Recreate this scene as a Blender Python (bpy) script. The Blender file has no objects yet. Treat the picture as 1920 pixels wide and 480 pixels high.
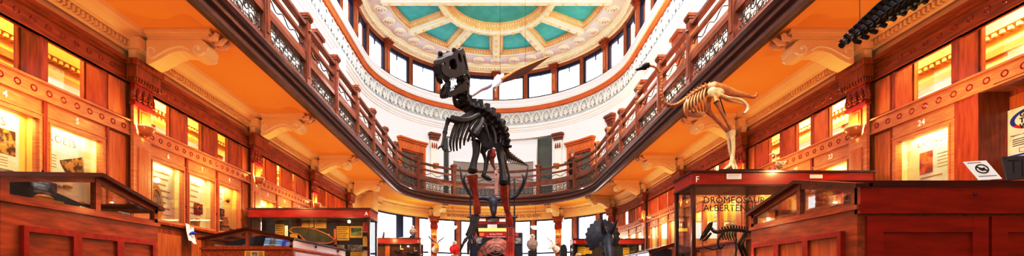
import bpy, bmesh, math, random
from mathutils import Vector, Matrix, Euler
PI = math.pi
random.seed(7)
SC = bpy.context.scene
COL = SC.collection
CAMX, CAMZ, F = -0.08, 0.8, 850.0
W, YC, RB, RU = 5.2, 17.0, 3.74, 5.1      # wall half width, start of apse, balcony radius, clerestory radius

def P(px, py, Y):
    return Vector(((px - 927) / F * Y + CAMX, Y, (529 - py) / F * Y + CAMZ))

# ------------------------------------------------------------------ materials
def mat(name, col, rough=0.5, metal=0.0, col2=None, scale=6.0, stretch=(1, 1, 1), bump=0.0, emit=0.0, coat=0.0, contrast=0.5, spec=0.5):
    m = bpy.data.materials.new(name); m.use_nodes = True
    nt = m.node_tree; b = nt.nodes['Principled BSDF']
    b.inputs['Roughness'].default_value = rough
    b.inputs['Metallic'].default_value = metal
    b.inputs['Specular IOR Level'].default_value = spec
    if coat: b.inputs['Coat Weight'].default_value = coat; b.inputs['Coat Roughness'].default_value = 0.12
    tc = nt.nodes.new('ShaderNodeTexCoord'); mp = nt.nodes.new('ShaderNodeMapping')
    mp.inputs['Scale'].default_value = stretch
    nz = nt.nodes.new('ShaderNodeTexNoise'); nz.inputs['Scale'].default_value = scale; nz.inputs['Detail'].default_value = 5
    nt.links.new(tc.outputs['Object'], mp.inputs['Vector']); nt.links.new(mp.outputs['Vector'], nz.inputs['Vector'])
    rp = nt.nodes.new('ShaderNodeValToRGB')
    c2 = col2 or tuple(c * 0.82 for c in col)
    rp.color_ramp.elements[0].position = 0.5 - contrast * 0.4; rp.color_ramp.elements[1].position = 0.5 + contrast * 0.4
    rp.color_ramp.elements[0].color = (*c2, 1); rp.color_ramp.elements[1].color = (*col, 1)
    nt.links.new(nz.outputs['Fac'], rp.inputs['Fac']); nt.links.new(rp.outputs['Color'], b.inputs['Base Color'])
    if bump:
        bp = nt.nodes.new('ShaderNodeBump'); bp.inputs['Strength'].default_value = bump; bp.inputs['Distance'].default_value = 0.01
        nt.links.new(nz.outputs['Fac'], bp.inputs['Height']); nt.links.new(bp.outputs['Normal'], b.inputs['Normal'])
    if emit:
        nt.links.new(rp.outputs['Color'], b.inputs['Emission Color']); b.inputs['Emission Strength'].default_value = emit
    return m
def glass_mat(name, tint=(1, 1, 1), refl=0.08):
    m = bpy.data.materials.new(name); m.use_nodes = True
    nt = m.node_tree; nt.nodes.clear()
    o = nt.nodes.new('ShaderNodeOutputMaterial'); mx = nt.nodes.new('ShaderNodeMixShader')
    t = nt.nodes.new('ShaderNodeBsdfTransparent'); g = nt.nodes.new('ShaderNodeBsdfGlossy'); lw = nt.nodes.new('ShaderNodeLayerWeight')
    mu = nt.nodes.new('ShaderNodeMath'); mu.operation = 'MULTIPLY_ADD'; mu.inputs[1].default_value = 0.35; mu.inputs[2].default_value = refl * 0.4
    lw.inputs['Blend'].default_value = 0.25
    t.inputs['Color'].default_value = (*tint, 1); g.inputs['Roughness'].default_value = 0.02
    nt.links.new(lw.outputs['Fresnel'], mu.inputs[0]); nt.links.new(mu.outputs[0], mx.inputs['Fac'])
    nt.links.new(t.outputs[0], mx.inputs[1]); nt.links.new(g.outputs[0], mx.inputs[2]); nt.links.new(mx.outputs[0], o.inputs['Surface'])
    return m
M = dict(
    oak=mat('red oak woodwork', (.47, .115, .022), .35, col2=(.23, .042, .008), scale=5, stretch=(6, 6, .7), coat=.3),
    oak_h=mat('red oak boards laid along the wall', (.46, .115, .022), .38, col2=(.24, .045, .009), scale=5, stretch=(6, .7, 6), coat=.2),
    oak_pale=mat('pale oak', (.68, .33, .14), .38, col2=(.48, .20, .075), scale=6, stretch=(1, 1, 9), coat=.2),
    oak_orange=mat('orange oak panel', (.62, .24, .05), .4, col2=(.42, .13, .025), scale=5, stretch=(7, 7, .6), coat=.2),
    oak_desk=mat('desk oak', (.46, .12, .024), .35, col2=(.24, .045, .009), scale=6, stretch=(6, 1, 6), coat=.3, bump=.05),
    mahog=mat('red mahogany', (.42, .022, .006), .3, col2=(.27, .010, .003), scale=4, stretch=(1, 6, 6), coat=.4),
    mahog_dark=mat('dark mahogany', (.12, .012, .008), .25, col2=(.06, .008, .006), scale=4, coat=.5),
    dark=mat('dark polished wood', (.16, .05, .024), .42, col2=(.08, .02, .010), scale=5, stretch=(5, 1, 5), coat=.25),
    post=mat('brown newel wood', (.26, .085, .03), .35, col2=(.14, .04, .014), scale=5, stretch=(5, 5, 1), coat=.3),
    rail=mat('brown rail wood', (.24, .085, .035), .3, col2=(.14, .045, .02), scale=4, coat=.4),
    iron=mat('cast iron', (.03, .03, .04), .4, .6, scale=20),
    gilt=mat('aged gilt iron', (.16, .14, .10), .45, .3, col2=(.05, .05, .06), scale=20),
    cream=mat('cream plaster', (.88, .72, .40), .6, col2=(.85, .67, .35), scale=3),
    soffit=mat('orange ochre ceiling paint', (.88, .54, .085), .7, col2=(.85, .50, .07), scale=1.2),
    white=mat('white plaster', (.90, .90, .91), .65, col2=(.86, .87, .89), scale=2),
    frieze=mat('grey white frieze plaster', (.80, .82, .80), .6, col2=(.68, .72, .70), scale=4),
    friezeshade=mat('frieze ground with painted recess shade', (.50, .56, .59), .7, col2=(.42, .49, .53), scale=4),  # shade in the recesses between ornaments painted into the ground colour
    terracotta=mat('terracotta orange brown', (.62, .23, .07), .6, scale=3),
    dome=mat('lilac white ceiling plaster', (.88, .86, .93), .65, col2=(.82, .80, .88), scale=2),
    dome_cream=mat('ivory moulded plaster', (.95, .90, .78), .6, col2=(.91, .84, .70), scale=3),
    dome_tan=mat('tan coffer moulding', (.86, .66, .40), .6, col2=(.78, .56, .30), scale=3),
    teal=mat('turquoise coffer paint', (.17, .66, .70), .6, col2=(.11, .56, .62), scale=3),
    grey=mat('grey partition', (.62, .62, .60), .7, scale=2),
    grey_mid=mat('mid grey partition field', (.40, .40, .385), .7, scale=2),
    greydark=mat('grey green wall', (.20, .21, .18), .7, scale=2),
    blue=mat('dark frame with painted blue fringe', (.012, .016, .07), .4, scale=3),  # blue fringe round the bright windows painted into the frames
    wood_win=mat('brown window post', (.42, .16, .05), .4, col2=(.26, .09, .03), scale=5, stretch=(5, 5, 1)),
    backlit=mat('yellow case lining', (.95, .72, .30), .7, col2=(.92, .68, .26), scale=2),
    backwhite=mat('pale case lining', (.97, .88, .66), .7, col2=(.95, .84, .6), scale=2),
    black=mat('black lining', (.02, .022, .026), .6, scale=4),
    navy=mat('dark blue panel', (.018, .025, .05), .5, scale=3),
    paper=mat('white paper', (.88, .86, .80), .7, scale=8),
    paper_y=mat('yellow paper', (.72, .52, .08), .7, col2=(.62, .44, .05), scale=8),
    paper_grey=mat('grey photograph', (.32, .33, .32), .6, col2=(.10, .10, .10), scale=14, contrast=.2),
    photo_red=mat('red landscape photograph', (.72, .25, .06), .6, col2=(.35, .10, .08), scale=9, contrast=.2),
    photo_brown=mat('brown photograph', (.55, .36, .10), .6, col2=(.14, .08, .03), scale=12, contrast=.15),
    photo_green=mat('green photograph', (.30, .40, .08), .6, col2=(.04, .10, .10), scale=6, contrast=.2),
    photo_blue=mat('pale blue booklet', (.35, .52, .66), .6, col2=(.15, .30, .5), scale=9, contrast=.3),
    ink=mat('black ink', (.02, .018, .016), .6),
    ink_tan=mat('tan lettering', (.22, .11, .03), .6),
    ink_white=mat('white lettering', (.9, .88, .82), .5, emit=.25),
    ink_red=mat('red lettering', (.40, .04, .02), .6),
    ink_blue=mat('blue ink', (.03, .08, .55), .5),
    red=mat('bright red print', (.65, .02, .02), .5),
    bone_dark=mat('dark fossil bone', (.038, .022, .020), .45, col2=(.010, .008, .009), scale=9, bump=.3, spec=.3),  # near black puts the big skeleton's backlit darkness into the colour
    bone_red=mat('red fossil bone and painted leg glow', (.30, .040, .018), .32, col2=(.10, .014, .008), scale=7, bump=.3, coat=.3),  # red light on the big skeleton's legs painted in; red fossils share it
    bone_tan=mat('tan bone', (.62, .34, .14), .5, col2=(.36, .17, .06), scale=14, bump=.2),
    bone_pale=mat('pale bone', (.80, .66, .44), .5, col2=(.6, .44, .24), scale=12),
    bone_blue=mat('blue black fossil bone', (.05, .05, .075), .5, col2=(.010, .010, .016), scale=9, bump=.3),
    skin_brown=mat('brown and painted wing shade', (.20, .075, .04), .6, col2=(.12, .04, .025), scale=6),  # shade under the raised wing painted brown; also backs case C
    skin_grey=mat('grey wing membrane', (.42, .42, .55), .6, col2=(.30, .30, .42), scale=6),
    rock=mat('red brown fossil rock', (.42, .15, .09), .5, col2=(.14, .05, .04), scale=9, bump=.5, contrast=.25),
    rock_grey=mat('grey fossil rock', (.42, .38, .33), .7, col2=(.2, .17, .14), scale=12, bump=.4),
    leafgreen=mat('mottled green fossil', (.11, .10, .04), .6, col2=(.05, .05, .025), scale=14),
    slate=mat('dark slate', (.085, .078, .085), .5, scale=8),
    gold=mat('golden limestone', (.90, .58, .12), .6, col2=(.78, .44, .07), scale=9),
    line_tan=mat('faint tan print', (.55, .38, .18), .7),
    amber=mat('amber rim', (.55, .22, .04), .5, col2=(.4, .14, .02), scale=9),
    fur_white=mat('white fur', (.85, .80, .74), .8, col2=(.62, .52, .42), scale=18),
    feather=mat('grey brown plumage', (.55, .48, .42), .8, col2=(.22, .18, .16), scale=22),
    orange=mat('orange plumage', (.85, .38, .03), .7, scale=12),
    skin=mat('skin', (.55, .30, .20), .5), hair=mat('grey hair', (.25, .20, .16), .7, scale=30),
    cloth=mat('dark blue coat cloth', (.022, .025, .05), .8, col2=(.012, .012, .025), scale=15),
    brass=mat('brass lamp bowl', (.62, .26, .07), .35, col2=(.5, .2, .05), scale=3, coat=.3),
    steel=mat('steel rod', (.06, .06, .07), .4, .7),
    floorm=mat('dark red tile floor', (.30, .12, .06), .3, col2=(.2, .07, .035), scale=3),
    slope=mat('silver and painted case sheen', (.75, .74, .78), .18, .3, col2=(.68, .67, .72), scale=3, coat=.5),  # light caught on desk case sides painted silver; also the tray and shelves
    lampwhite=mat('white lamp glass', (.95, .93, .88), .4, emit=.8),
    pane=glass_mat('window glass', (1, 1, 1), .06), vitrine=glass_mat('display case glass', (.97, .98, .97), .10),
)
# ------------------------------------------------------------------ mesh builder
class MB:
    def __init__(s): s.v = []; s.f = []
    def add(s, vs, fs):
        o = len(s.v); s.v += [Vector(v) for v in vs]; s.f += [tuple(i + o for i in f) for f in fs]; return s
    def box(s, lo, hi, fn=None):
        (a, b, c), (d, e, g) = lo, hi
        vs = [(a,b,c),(d,b,c),(d,e,c),(a,e,c),(a,b,g),(d,b,g),(d,e,g),(a,e,g)]
        if fn: vs = [fn(*v) for v in vs]
        return s.add(vs, [(0,3,2,1),(4,5,6,7),(0,1,5,4),(1,2,6,5),(2,3,7,6),(3,0,4,7)])
    def cbox(s, fn, x0, x1, d0, d1, z0, z1, n=None):      # box in (s, d, z) mapped to the room, split along s
        n = n or 1
        vs = []
        for i in range(n + 1):
            x = x0 + (x1 - x0) * i / n
            vs += [fn(x,d0,z0), fn(x,d1,z0), fn(x,d1,z1), fn(x,d0,z1)]
        fs = [(3,2,1,0), tuple(4*n + k for k in range(4))]
        for i in range(n):
            for k in range(4): fs.append((4*i+k, 4*i+(k+1)%4, 4*i+4+(k+1)%4, 4*i+4+k))
        return s.add(vs, fs)
    def tube(s, pts, r, n=8, cap=True, sq=1.0):
        pts = [Vector(p) for p in pts]
        rs = r if isinstance(r, (list, tuple)) else [r] * len(pts)
        t0 = (pts[1] - pts[0]).normalized(); up = Vector((0,0,1)) if abs(t0.z) < .9 else Vector((0,1,0))
        a = t0.cross(up).normalized(); vs = []; m = len(pts)
        for i, p in enumerate(pts):
            t = (pts[min(i+1,m-1)] - pts[max(i-1,0)]).normalized()
            a = (a - t * a.dot(t)).normalized(); b = t.cross(a)
            for k in range(n):
                q = 2*PI*k/n; vs.append(p + (a*math.cos(q) + b*math.sin(q)*sq) * rs[i])
        fs = [(i*n+k, i*n+(k+1)%n, (i+1)*n+(k+1)%n, (i+1)*n+k) for i in range(m-1) for k in range(n)]
        if cap: fs += [tuple(reversed(range(n))), tuple((m-1)*n + k for k in range(n))]
        return s.add(vs, fs)
    def ring(s, c, ax, ay, r, t, n=12, k=4):               # torus in the plane of unit vectors ax, ay
        c, ax, ay = Vector(c), Vector(ax), Vector(ay); az = ax.cross(ay); vs = []
        for i in range(n):
            q = 2*PI*i/n; d = ax*math.cos(q) + ay*math.sin(q)
            for j in range(k):
                w = 2*PI*j/k; vs.append(c + d*(r + t*math.cos(w)) + az*t*math.sin(w))
        return s.add(vs, [(i*k+j, ((i+1)%n)*k+j, ((i+1)%n)*k+(j+1)%k, i*k+(j+1)%k) for i in range(n) for j in range(k)])
    def ball(s, c, r, rot=None, nu=10, nv=6):
        c = Vector(c); r = (r,)*3 if isinstance(r, (int, float)) else r; vs = []
        R = rot or Matrix.Identity(3)
        for i in range(nv + 1):
            a = PI*i/nv - PI/2
            for k in range(nu):
                q = 2*PI*k/nu
                vs.append(c + R @ Vector((r[0]*math.cos(a)*math.cos(q), r[1]*math.cos(a)*math.sin(q), r[2]*math.sin(a))))
        return s.add(vs, [(i*nu+k, i*nu+(k+1)%nu, (i+1)*nu+(k+1)%nu, (i+1)*nu+k) for i in range(nv) for k in range(nu)])
    def prism(s, poly, fn, h0, h1):                          # 2D outline extruded between h0 and h1; fn(x, y, h) -> point
        n = len(poly)
        vs = [fn(x, y, h0) for x, y in poly] + [fn(x, y, h1) for x, y in poly]
        return s.add(vs, [tuple(reversed(range(n))), tuple(range(n, 2*n))] + [(i, (i+1)%n, n+(i+1)%n, n+i) for i in range(n)])
    def lathe(s, c, prof, n=20, a0=0, a1=2*PI):
        c = Vector(c); full = abs(a1 - a0 - 2*PI) < 1e-6; m = n if full else n + 1; vs = []
        for r, z in prof:
            for k in range(m):
                q = a0 + (a1-a0)*k/n; vs.append(c + Vector((r*math.cos(q), r*math.sin(q), z)))
        fs = [(i*m+k, i*m+(k+1)%m, (i+1)*m+(k+1)%m, (i+1)*m+k) for i in range(len(prof)-1) for k in range(n)]
        return s.add(vs, fs)
    def sweep(s, path, prof, fn, closed=False):              # profile (a, z) carried along path params; fn(param, a, z)
        n = len(prof); vs = [fn(t, a, z) for t in path for a, z in prof]
        k1 = n if closed else n - 1
        return s.add(vs, [(i*n+k, i*n+(k+1)%n, (i+1)*n+(k+1)%n, (i+1)*n+k) for i in range(len(path)-1) for k in range(k1)])
    def mesh(s, name, m, off=Vector((0,0,0)), smooth=False):
        me = bpy.data.meshes.new(name)
        me.from_pydata([v - off for v in s.v], [], s.f)
        bm = bmesh.new(); bm.from_mesh(me)
        bmesh.ops.remove_doubles(bm, verts=bm.verts, dist=1e-5)
        bmesh.ops.recalc_face_normals(bm, faces=bm.faces)
        if smooth:
            for f in bm.faces: f.smooth = True
            for e in bm.edges:
                if len(e.link_faces) == 2 and e.calc_face_angle(0) > .9: e.smooth = False
        bm.to_mesh(me); bm.free(); me.materials.append(m)
        return me
def wloc(o):
    v = Vector((0,0,0))
    while o is not None: v = v + o.location; o = o.parent
    return v
def obj(name, mb, m, parent=None, smooth=False, label=None):
    off = wloc(parent) if parent else Vector((0,0,0))
    o = bpy.data.objects.new(name, mb.mesh(name, m, off, smooth)); COL.objects.link(o)
    if parent: o.parent = parent
    if label: o['label'] = label
    return o
def tag(o, label, cat, group=None, kind=None):
    o['label'] = label; o['category'] = cat
    if group: o['group'] = group
    if kind: o['kind'] = kind
    return o
def thing(name, label, cat, loc=(0,0,0), group=None):
    o = bpy.data.objects.new(name, None); COL.objects.link(o); o.location = loc; o.empty_display_size = .1
    return tag(o, label, cat, group)
def struct(name, mb, m, parent=None, smooth=False):
    o = obj(name, mb, m, parent, smooth)
    if not parent: o['kind'] = 'structure'
    return o
def single(name, mb, m, label, cat, group=None, smooth=False, loc=None):
    c = Vector(loc) if loc else sum(mb.v, Vector()) / len(mb.v)
    o = bpy.data.objects.new(name, mb.mesh(name, m, c, smooth)); o.location = c; COL.objects.link(o)
    return tag(o, label, cat, group)
def dup(root, loc, rotz=0, label=None):
    r = root.copy(); COL.objects.link(r); r.location = loc; r.rotation_euler = (0,0,rotz)
    if label: r['label'] = label
    for ch in list(root.children):
        c = ch.copy(); COL.objects.link(c); c.parent = r
        for g in ch.children:
            d = g.copy(); COL.objects.link(d); d.parent = c
    return r
def text(mb, s, size, fn, align='CENTER', bold=0.0, depth=0.002, res=2):   # letters mapped by fn(x, y, h)
    cu = bpy.data.curves.new('lettering', 'FONT'); cu.body = s; cu.size = size; cu.align_x = align; cu.resolution_u = res; cu.offset = bold
    o = bpy.data.objects.new('lettering_source', cu); COL.objects.link(o)
    me = o.evaluated_get(bpy.context.evaluated_depsgraph_get()).to_mesh()
    vs = [(v.co.x, v.co.y) for v in me.vertices]; fs = [tuple(p.vertices) for p in me.polygons]
    o.evaluated_get(bpy.context.evaluated_depsgraph_get()).to_mesh_clear()
    bpy.data.objects.remove(o); bpy.data.curves.remove(cu)
    mb.add([fn(x, y, depth) for x, y in vs], fs)
    return mb
def smoothpath(pts, n=6):
    pts = [Vector(p) for p in pts]; out = []
    for i in range(len(pts) - 1):
        p0, p1, p2, p3 = pts[max(i-1,0)], pts[i], pts[i+1], pts[min(i+2,len(pts)-1)]
        for k in range(n):
            t = k / n
            out.append(.5*((2*p1) + (p2-p0)*t + (2*p0-5*p1+4*p2-p3)*t*t + (3*p1-p0-3*p2+p3)*t**3))
    out.append(pts[-1]); return out
def lerp(a, b, t): return a + (b - a) * t
def radii(rs, n):
    out = []
    for i in range(n):
        x = i/(n-1)*(len(rs)-1); k = min(int(x), len(rs)-2); out.append(lerp(rs[k], rs[k+1], x-k))
    return out
def bone(mb, pts, rs, n=8, k=5):
    p = smoothpath(pts, k); return mb.tube(p, radii(rs, len(p)), n)
def light(name, typ, loc, energy, color, size=.1, rot=None, size_y=None, spot=None):
    l = bpy.data.lights.new(name, typ); l.energy = energy; l.color = color
    if typ == 'AREA':
        l.size = size
        if size_y: l.shape = 'RECTANGLE'; l.size_y = size_y
    else: l.shadow_soft_size = size
    if spot: l.spot_size = spot; l.spot_blend = .6
    o = bpy.data.objects.new(name, l); COL.objects.link(o); o.location = loc
    if rot: o.rotation_euler = rot
    return o
# ------------------------------------------------------------------ room coordinates
# (s, d, z): s metres along the wall from the camera end, then round the apse; d metres in from the wall face
def room(side, R=W):
    sg = -1 if side == 'L' else 1
    def fn(s, d, z):
        r = R - d
        if s <= YC: return Vector((sg*r, s, z))
        a = (s - YC)/R; return Vector((sg*r*math.cos(a), YC + r*math.sin(a), z))
    return fn
RM = {'L': room('L'), 'R': room('R')}
def nseg(s0, s1): return 1 if s1 <= YC + .01 else max(1, math.ceil((s1-s0)/.35))
APEX = YC + W*PI/2
# whole U-shaped path
def upath(y0=-1.0, n=48, k=1):
    return [('L', y0)] + ([('L', lerp(y0, YC, i/k)) for i in range(1, k)] if k > 1 else []) + [('A', PI - PI*i/n) for i in range(n+1)] + ([('R', lerp(YC, y0, i/k)) for i in range(1, k)] if k > 1 else []) + [('R', y0)]
def ufn(t, r, z):
    k, v = t
    if k == 'L': return Vector((-r, v, z))
    if k == 'R': return Vector((r, v, z))
    return Vector((r*math.cos(v), YC + r*math.sin(v), z))
def along(r, q):         # point parameter q metres from apex (negative to the left) on the stadium of radius r -> ufn param
    h = r*PI/2
    if q < -h: return ('L', YC - (-h - q))
    if q > h: return ('R', YC - (q - h))
    return ('A', PI/2 - q/r)
def uframe(t):           # tangent and inward normal
    k, v = t
    if k == 'L': return Vector((0,1,0)), Vector((1,0,0))
    if k == 'R': return Vector((0,-1,0)), Vector((-1,0,0))
    return Vector((math.sin(v), -math.cos(v), 0)), Vector((-math.cos(v), -math.sin(v), 0))
Y0 = -2.6
# ------------------------------------------------------------------ setting
struct('floor', MB().box((-9, -3, -.1), (9, 24.5, 0)), M['floorm'])
struct('wall_back', MB().box((-9, -3, 0), (9, -2.7, 11.6)), M['white'])
mb = MB().sweep(upath(Y0, 64), [(3.84,4.30),(5.5,4.30),(5.5,4.36),(3.84,4.36)], ufn, True); struct('ceiling_aisle', mb, M['soffit'])
mb = MB().sweep(upath(Y0, 64), [(3.84,4.37),(5.5,4.37),(5.5,4.66),(3.84,4.66)], ufn, True); struct('floor_gallery', mb, M['oak_pale'])
fas = [(3.90,4.29),(3.80,4.26),(3.74,4.28),(3.73,4.33),(3.78,4.36),(3.78,4.41),(3.72,4.43),(3.71,4.47),(3.77,4.49),(3.77,4.55),(3.73,4.57),(3.70,4.62),(3.71,4.66),(3.90,4.67)]
struct('trim_1', MB().sweep(upath(Y0, 64), fas, ufn), M['dark'])
# upper gallery wall, frieze, clerestory sill
mb = MB()
def wallrange(q0, q1, n, r, z0, z1, th=.3):
    return MB().sweep([along(r, lerp(q0, q1, i/n)) for i in range(n+1)], [(r,z0),(r,z1),(r+th,z1),(r+th,z0)], ufn, True)
H5 = W*PI/2
for nm, q0, q1, n in (('wall_gallery_left', -H5-19.6, -H5, 1), ('wall_gallery_left_apse', -H5, -W*.50, 14), ('wall_gallery_right_apse', W*.535, H5, 14), ('wall_gallery_right', H5, H5+19.6, 1)):
    struct(nm, wallrange(q0, q1, n, W, 4.66, 8.4), M['white'])
struct('wall_gallery_niche_lintel', wallrange(-W*.5, W*.535, 16, W, 7.78, 8.4), M['white'])
struct('wall_gallery_niche_back', wallrange(-W*.62, W*.62, 16, W+.9, 4.66, 8.4), M['greydark'])
struct('wall_gallery_niche_cheek', MB().cbox(lambda s,d,z: ufn(along(W, s), W - d, z), -W*.5-.02, -W*.5+.06, -.9, -.3, 4.66, 8.0).cbox(lambda s,d,z: ufn(along(W, s), W - d, z), W*.535-.06, W*.535+.02, -.9, -.3, 4.66, 8.0), M['grey'])
up = upath(Y0, 72)
struct('trim_2', MB().sweep(up, [(5.22,8.10),(5.16,8.10),(5.14,8.16),(5.10,8.18),(5.10,8.24),(5.04,8.28),(5.04,8.36),(5.10,8.38),(5.10,8.40)], ufn), M['white'])
fr = MB().sweep(up, [(5.12,8.36),(5.12,9.06),(5.3,9.06)], ufn)
struct('trim_3', fr, M['friezeshade'])
struct('trim_4', MB().sweep(up, [(5.14,9.03),(5.06,9.05),(5.03,9.13),(5.04,9.22),(5.14,9.24)], ufn), M['terracotta'])  # orange brown strip below the sill cornice
struct('trim_5', MB().sweep(up, [(5.14,9.22),(4.98,9.22),(4.94,9.28),(4.95,9.33),(5.00,9.36),(5.00,9.44),(4.96,9.47),(4.96,9.53),(5.02,9.56),(5.02,9.61),(5.06,9.64),(5.32,9.64)], ufn), M['white'])
# frieze ornament: a shell palmette every half metre
mb = MB(); R5 = 5.11; half = R5*PI/2 + 11
nn = int(half/.5)
for i in range(-nn, nn+1):
    t = along(R5, i*.5); c = ufn(t, R5, 8.44); tg, nr = uframe(t); zz = Vector((0,0,1))
    arch = [c + tg*(.215*math.cos(a)) + zz*(.06 + .46*math.sin(a)) + nr*.02 for a in [PI*k/10 for k in range(11)]]
    mb.tube(arch, .030, 5)
    for k in range(5):
        a = PI*(k+.75)/5.5; d = tg*math.cos(a) + zz*math.sin(a)*1.5
        mb.tube([c + zz*.1 + nr*.02, c + zz*.1 + d*.10 + nr*.05, c + zz*.1 + d*.19 + nr*.02], [.012,.034,.014], 5)
    mb.ball(c + zz*.08 + nr*.03, (.05,.05,.05), None, 6, 4)
    e = c + tg*.25
    mb.tube([e + zz*.02 + nr*.01, e + zz*.3 + nr*.03, e + zz*.46 + tg*.07 + nr*.02, e + zz*.55 + nr*.02], [.02,.028,.02,.012], 5)
struct('trim_6', mb, M['frieze'], None, True)
mb = MB()
for i in range(-150, 151):
    t = along(5.04, i*.12); c = ufn(t, 5.04, 8.32); mb.ball(c, .028, None, 6, 4)
struct('trim_7', mb, M['white'], None, True)
# clerestory: windows every 1.45 m between posts
PIT = 1.453
NW = 9          # windows to each side of the apex post
ZS, ZT = 9.64, 10.84
def U(r0): return lambda s, d, z: ufn(along(r0, s), r0 - d, z)
struct('trim_8', MB().sweep(up, [(5.1,ZT),(5.1,11.0),(5.3,11.0),(5.3,ZT)], ufn, True), M['wood_win'])
for sgn in (-1, 1):
    q0, q1 = NW*PIT, RU*PI/2 + 19.6
    struct('wall_clerestory_left' if sgn < 0 else 'wall_clerestory_right', MB().cbox(U(RU), *sorted((sgn*q0, sgn*q1)), -.25, 0, ZS, 11.0, 1), M['white'])
wi = 0
for i in range(-NW, NW):
    a, b = i*PIT + .10, (i+1)*PIT - .10; fn = U(RU); wi += 1
    mb = MB(); n = 3
    mb.cbox(fn, a, b, -.12, -.02, ZS, ZS+.07, n); mb.cbox(fn, a, b, -.12, -.02, ZT-.14, ZT, n)
    mb.cbox(fn, a, a+.06, -.119, -.021, ZS, ZT); mb.cbox(fn, b-.06, b, -.119, -.021, ZS, ZT)
    mb.cbox(fn, (a+b)/2-.012, (a+b)/2+.012, -.10, -.05, ZT-.34, ZT-.1)
    w = struct('window_%d' % wi, mb, M['blue'])
    obj('pane', MB().cbox(fn, a+.07, b-.07, -.085, -.08, ZS+.06, ZT-.12, n), M['pane'], w)
majors = {0, 2, 4, 6, 8}
GP = 'clerestory posts between the high windows'
for i in range(-NW, NW+1):
    fn = U(RU); c = i*PIT; maj = i % 2 == 0
    lab = 'brown wooden post with a moulded cap between two high windows under the dome' if maj else 'slim plain brown wooden mullion post between two high windows under the dome'
    t = thing('window_post', lab, 'window post', ufn(along(RU, c), RU, ZS), GP if maj else 'slim mullion posts between the high windows')
    w = .12 if maj else .09; d = .10 if maj else .04
    obj('shaft', MB().cbox(fn, c-w, c+w, -.2, d, ZS, ZT-.16 if maj else ZT+.05, 1), M['wood_win'], t)
    if maj:
        obj('capital', MB().cbox(fn, c-w-.02, c+w+.02, -.2, d+.03, ZT-.16, ZT-.02).cbox(fn, c-w-.06, c+w+.06, -.2, d+.08, ZT-.02, ZT+.07).cbox(fn, c-w-.1, c+w+.1, -.2, d+.13, ZT+.07, ZT+.14), M['oak'], t)
        obj('inset_panel', MB().cbox(fn, c-w+.05, c+w-.05, d, d+.015, ZS+.12, ZT-.3), M['oak_pale'], t)
# dome ceiling
ZC = 11.30
struct('trim_9', MB().sweep(up, [(5.3,10.98),(5.06,10.98),(5.04,11.02),(4.98,11.04),(4.98,11.10),(4.90,11.13),(4.90,11.18),(4.84,11.22),(4.82,11.29),(4.80,ZC)], ufn), M['dome_cream'])
mb = MB()
for i in range(-110, 111):
    t = along(4.95, i*.14); c = ufn(t, 4.94, 11.1); tg, nr = uframe(t)
    mb.tube([c + Vector((0,0,-.05)), c + Vector((0,0,.05))], .04, 5)
struct('trim_10', mb, M['dome_cream'])
mb = MB().sweep(up, [(4.10,ZC),(5.3,ZC),(5.3,ZC+.3),(4.10,ZC+.3)], ufn, True)
ce = struct('ceiling_ring', mb, M['dome'])
struct('ceiling_front', MB().box((-4.12, Y0, ZC+.01), (4.12, YC-.22, ZC+.3)), M['dome'])
def sector(r0, r1, a0, a1, ins, z, n=14, wl=None):
    """outline of the coffer between two ribs, inset by ins"""
    wl = .15 if wl is None else wl
    ra, rb = r0 + ins, r1 - ins; pts = []
    for k in range(n+1):
        lo = a0 + math.asin((wl+ins)/rb); hi = a1 - math.asin((wl+ins)/rb); q = lerp(lo, hi, k/n); pts.append((rb*math.cos(q), YC + rb*math.sin(q), z))
    for k in range(n+1):
        lo = a0 + math.asin(min(.95,(wl+ins)/ra)); hi = a1 - math.asin(min(.95,(wl+ins)/ra)); q = lerp(hi, lo, k/n); pts.append((ra*math.cos(q), YC + ra*math.sin(q), z))
    return pts
def half(r, ins, z, n=24):
    pts = []
    rr = r - ins; lo = math.asin((.13+ins)/rr)
    for k in range(n+1):
        q = lerp(lo, PI-lo, k/n); pts.append((rr*math.cos(q), YC + rr*math.sin(q), z))
    return pts
def loft(mb, a, b):
    n = len(a); return mb.add(a + b, [(i, (i+1)%n, n+(i+1)%n, n+i) for i in range(n)])
cv, pan, den = MB(), MB(), MB()
def coffer(f):
    rings = [f(0, ZC-.02), f(.0, ZC+.06), f(.03, ZC+.07), f(.04, ZC+.11), f(.13, ZC+.20), f(.155, ZC+.20), f(.165, ZC+.24)]
    for a, b in zip(rings, rings[1:]): loft(cv, a, b)
    pan.add(f(.165, ZC+.24), [tuple(range(len(rings[0])))])
    r2 = [Vector(v) for v in f(.085, ZC+.135)]; n = len(r2)
    for i in range(n):
        p, q = r2[i], r2[(i+1)%n]; L = (q-p).length; m = max(1, int(L/.09))
        for k in range(m):
            c = p.lerp(q, (k+.5)/m); den.box(c - Vector((.022,.022,.03)), c + Vector((.022,.022,.03)))
for k in range(6): coffer(lambda ins, z, k=k: sector(2.18, 4.12, k*PI/6, (k+1)*PI/6, ins, z))
coffer(lambda ins, z: half(1.92, ins, z))
struct('ceiling_coffer_coves', cv, M['dome_tan']); struct('ceiling_coffer_panels', pan, M['teal']); struct('ceiling_coffer_dentils', den, M['dome_cream'])
rib = MB()                                         # ribs, inner ring and the long beam
for k in range(1, 6):
    q = k*PI/6; d = Vector((math.cos(q), math.sin(q), 0)); e = Vector((-d.y, d.x, 0)); o = Vector((0, YC, 0))
    f = lambda x, y, z: o + d*x + e*y + Vector((0,0,z))
    rib.box((2.05,-.155,ZC-.04), (4.16,.155,ZC+.26), f); rib.box((2.05,-.10,ZC-.09), (4.16,.10,ZC-.03), f)
ring_path = [('A', PI - PI*i/40) for i in range(41)]
rib.sweep(ring_path, [(1.92,ZC-.05),(2.19,ZC-.05),(2.19,ZC+.26),(1.92,ZC+.26)], ufn, True)
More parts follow.
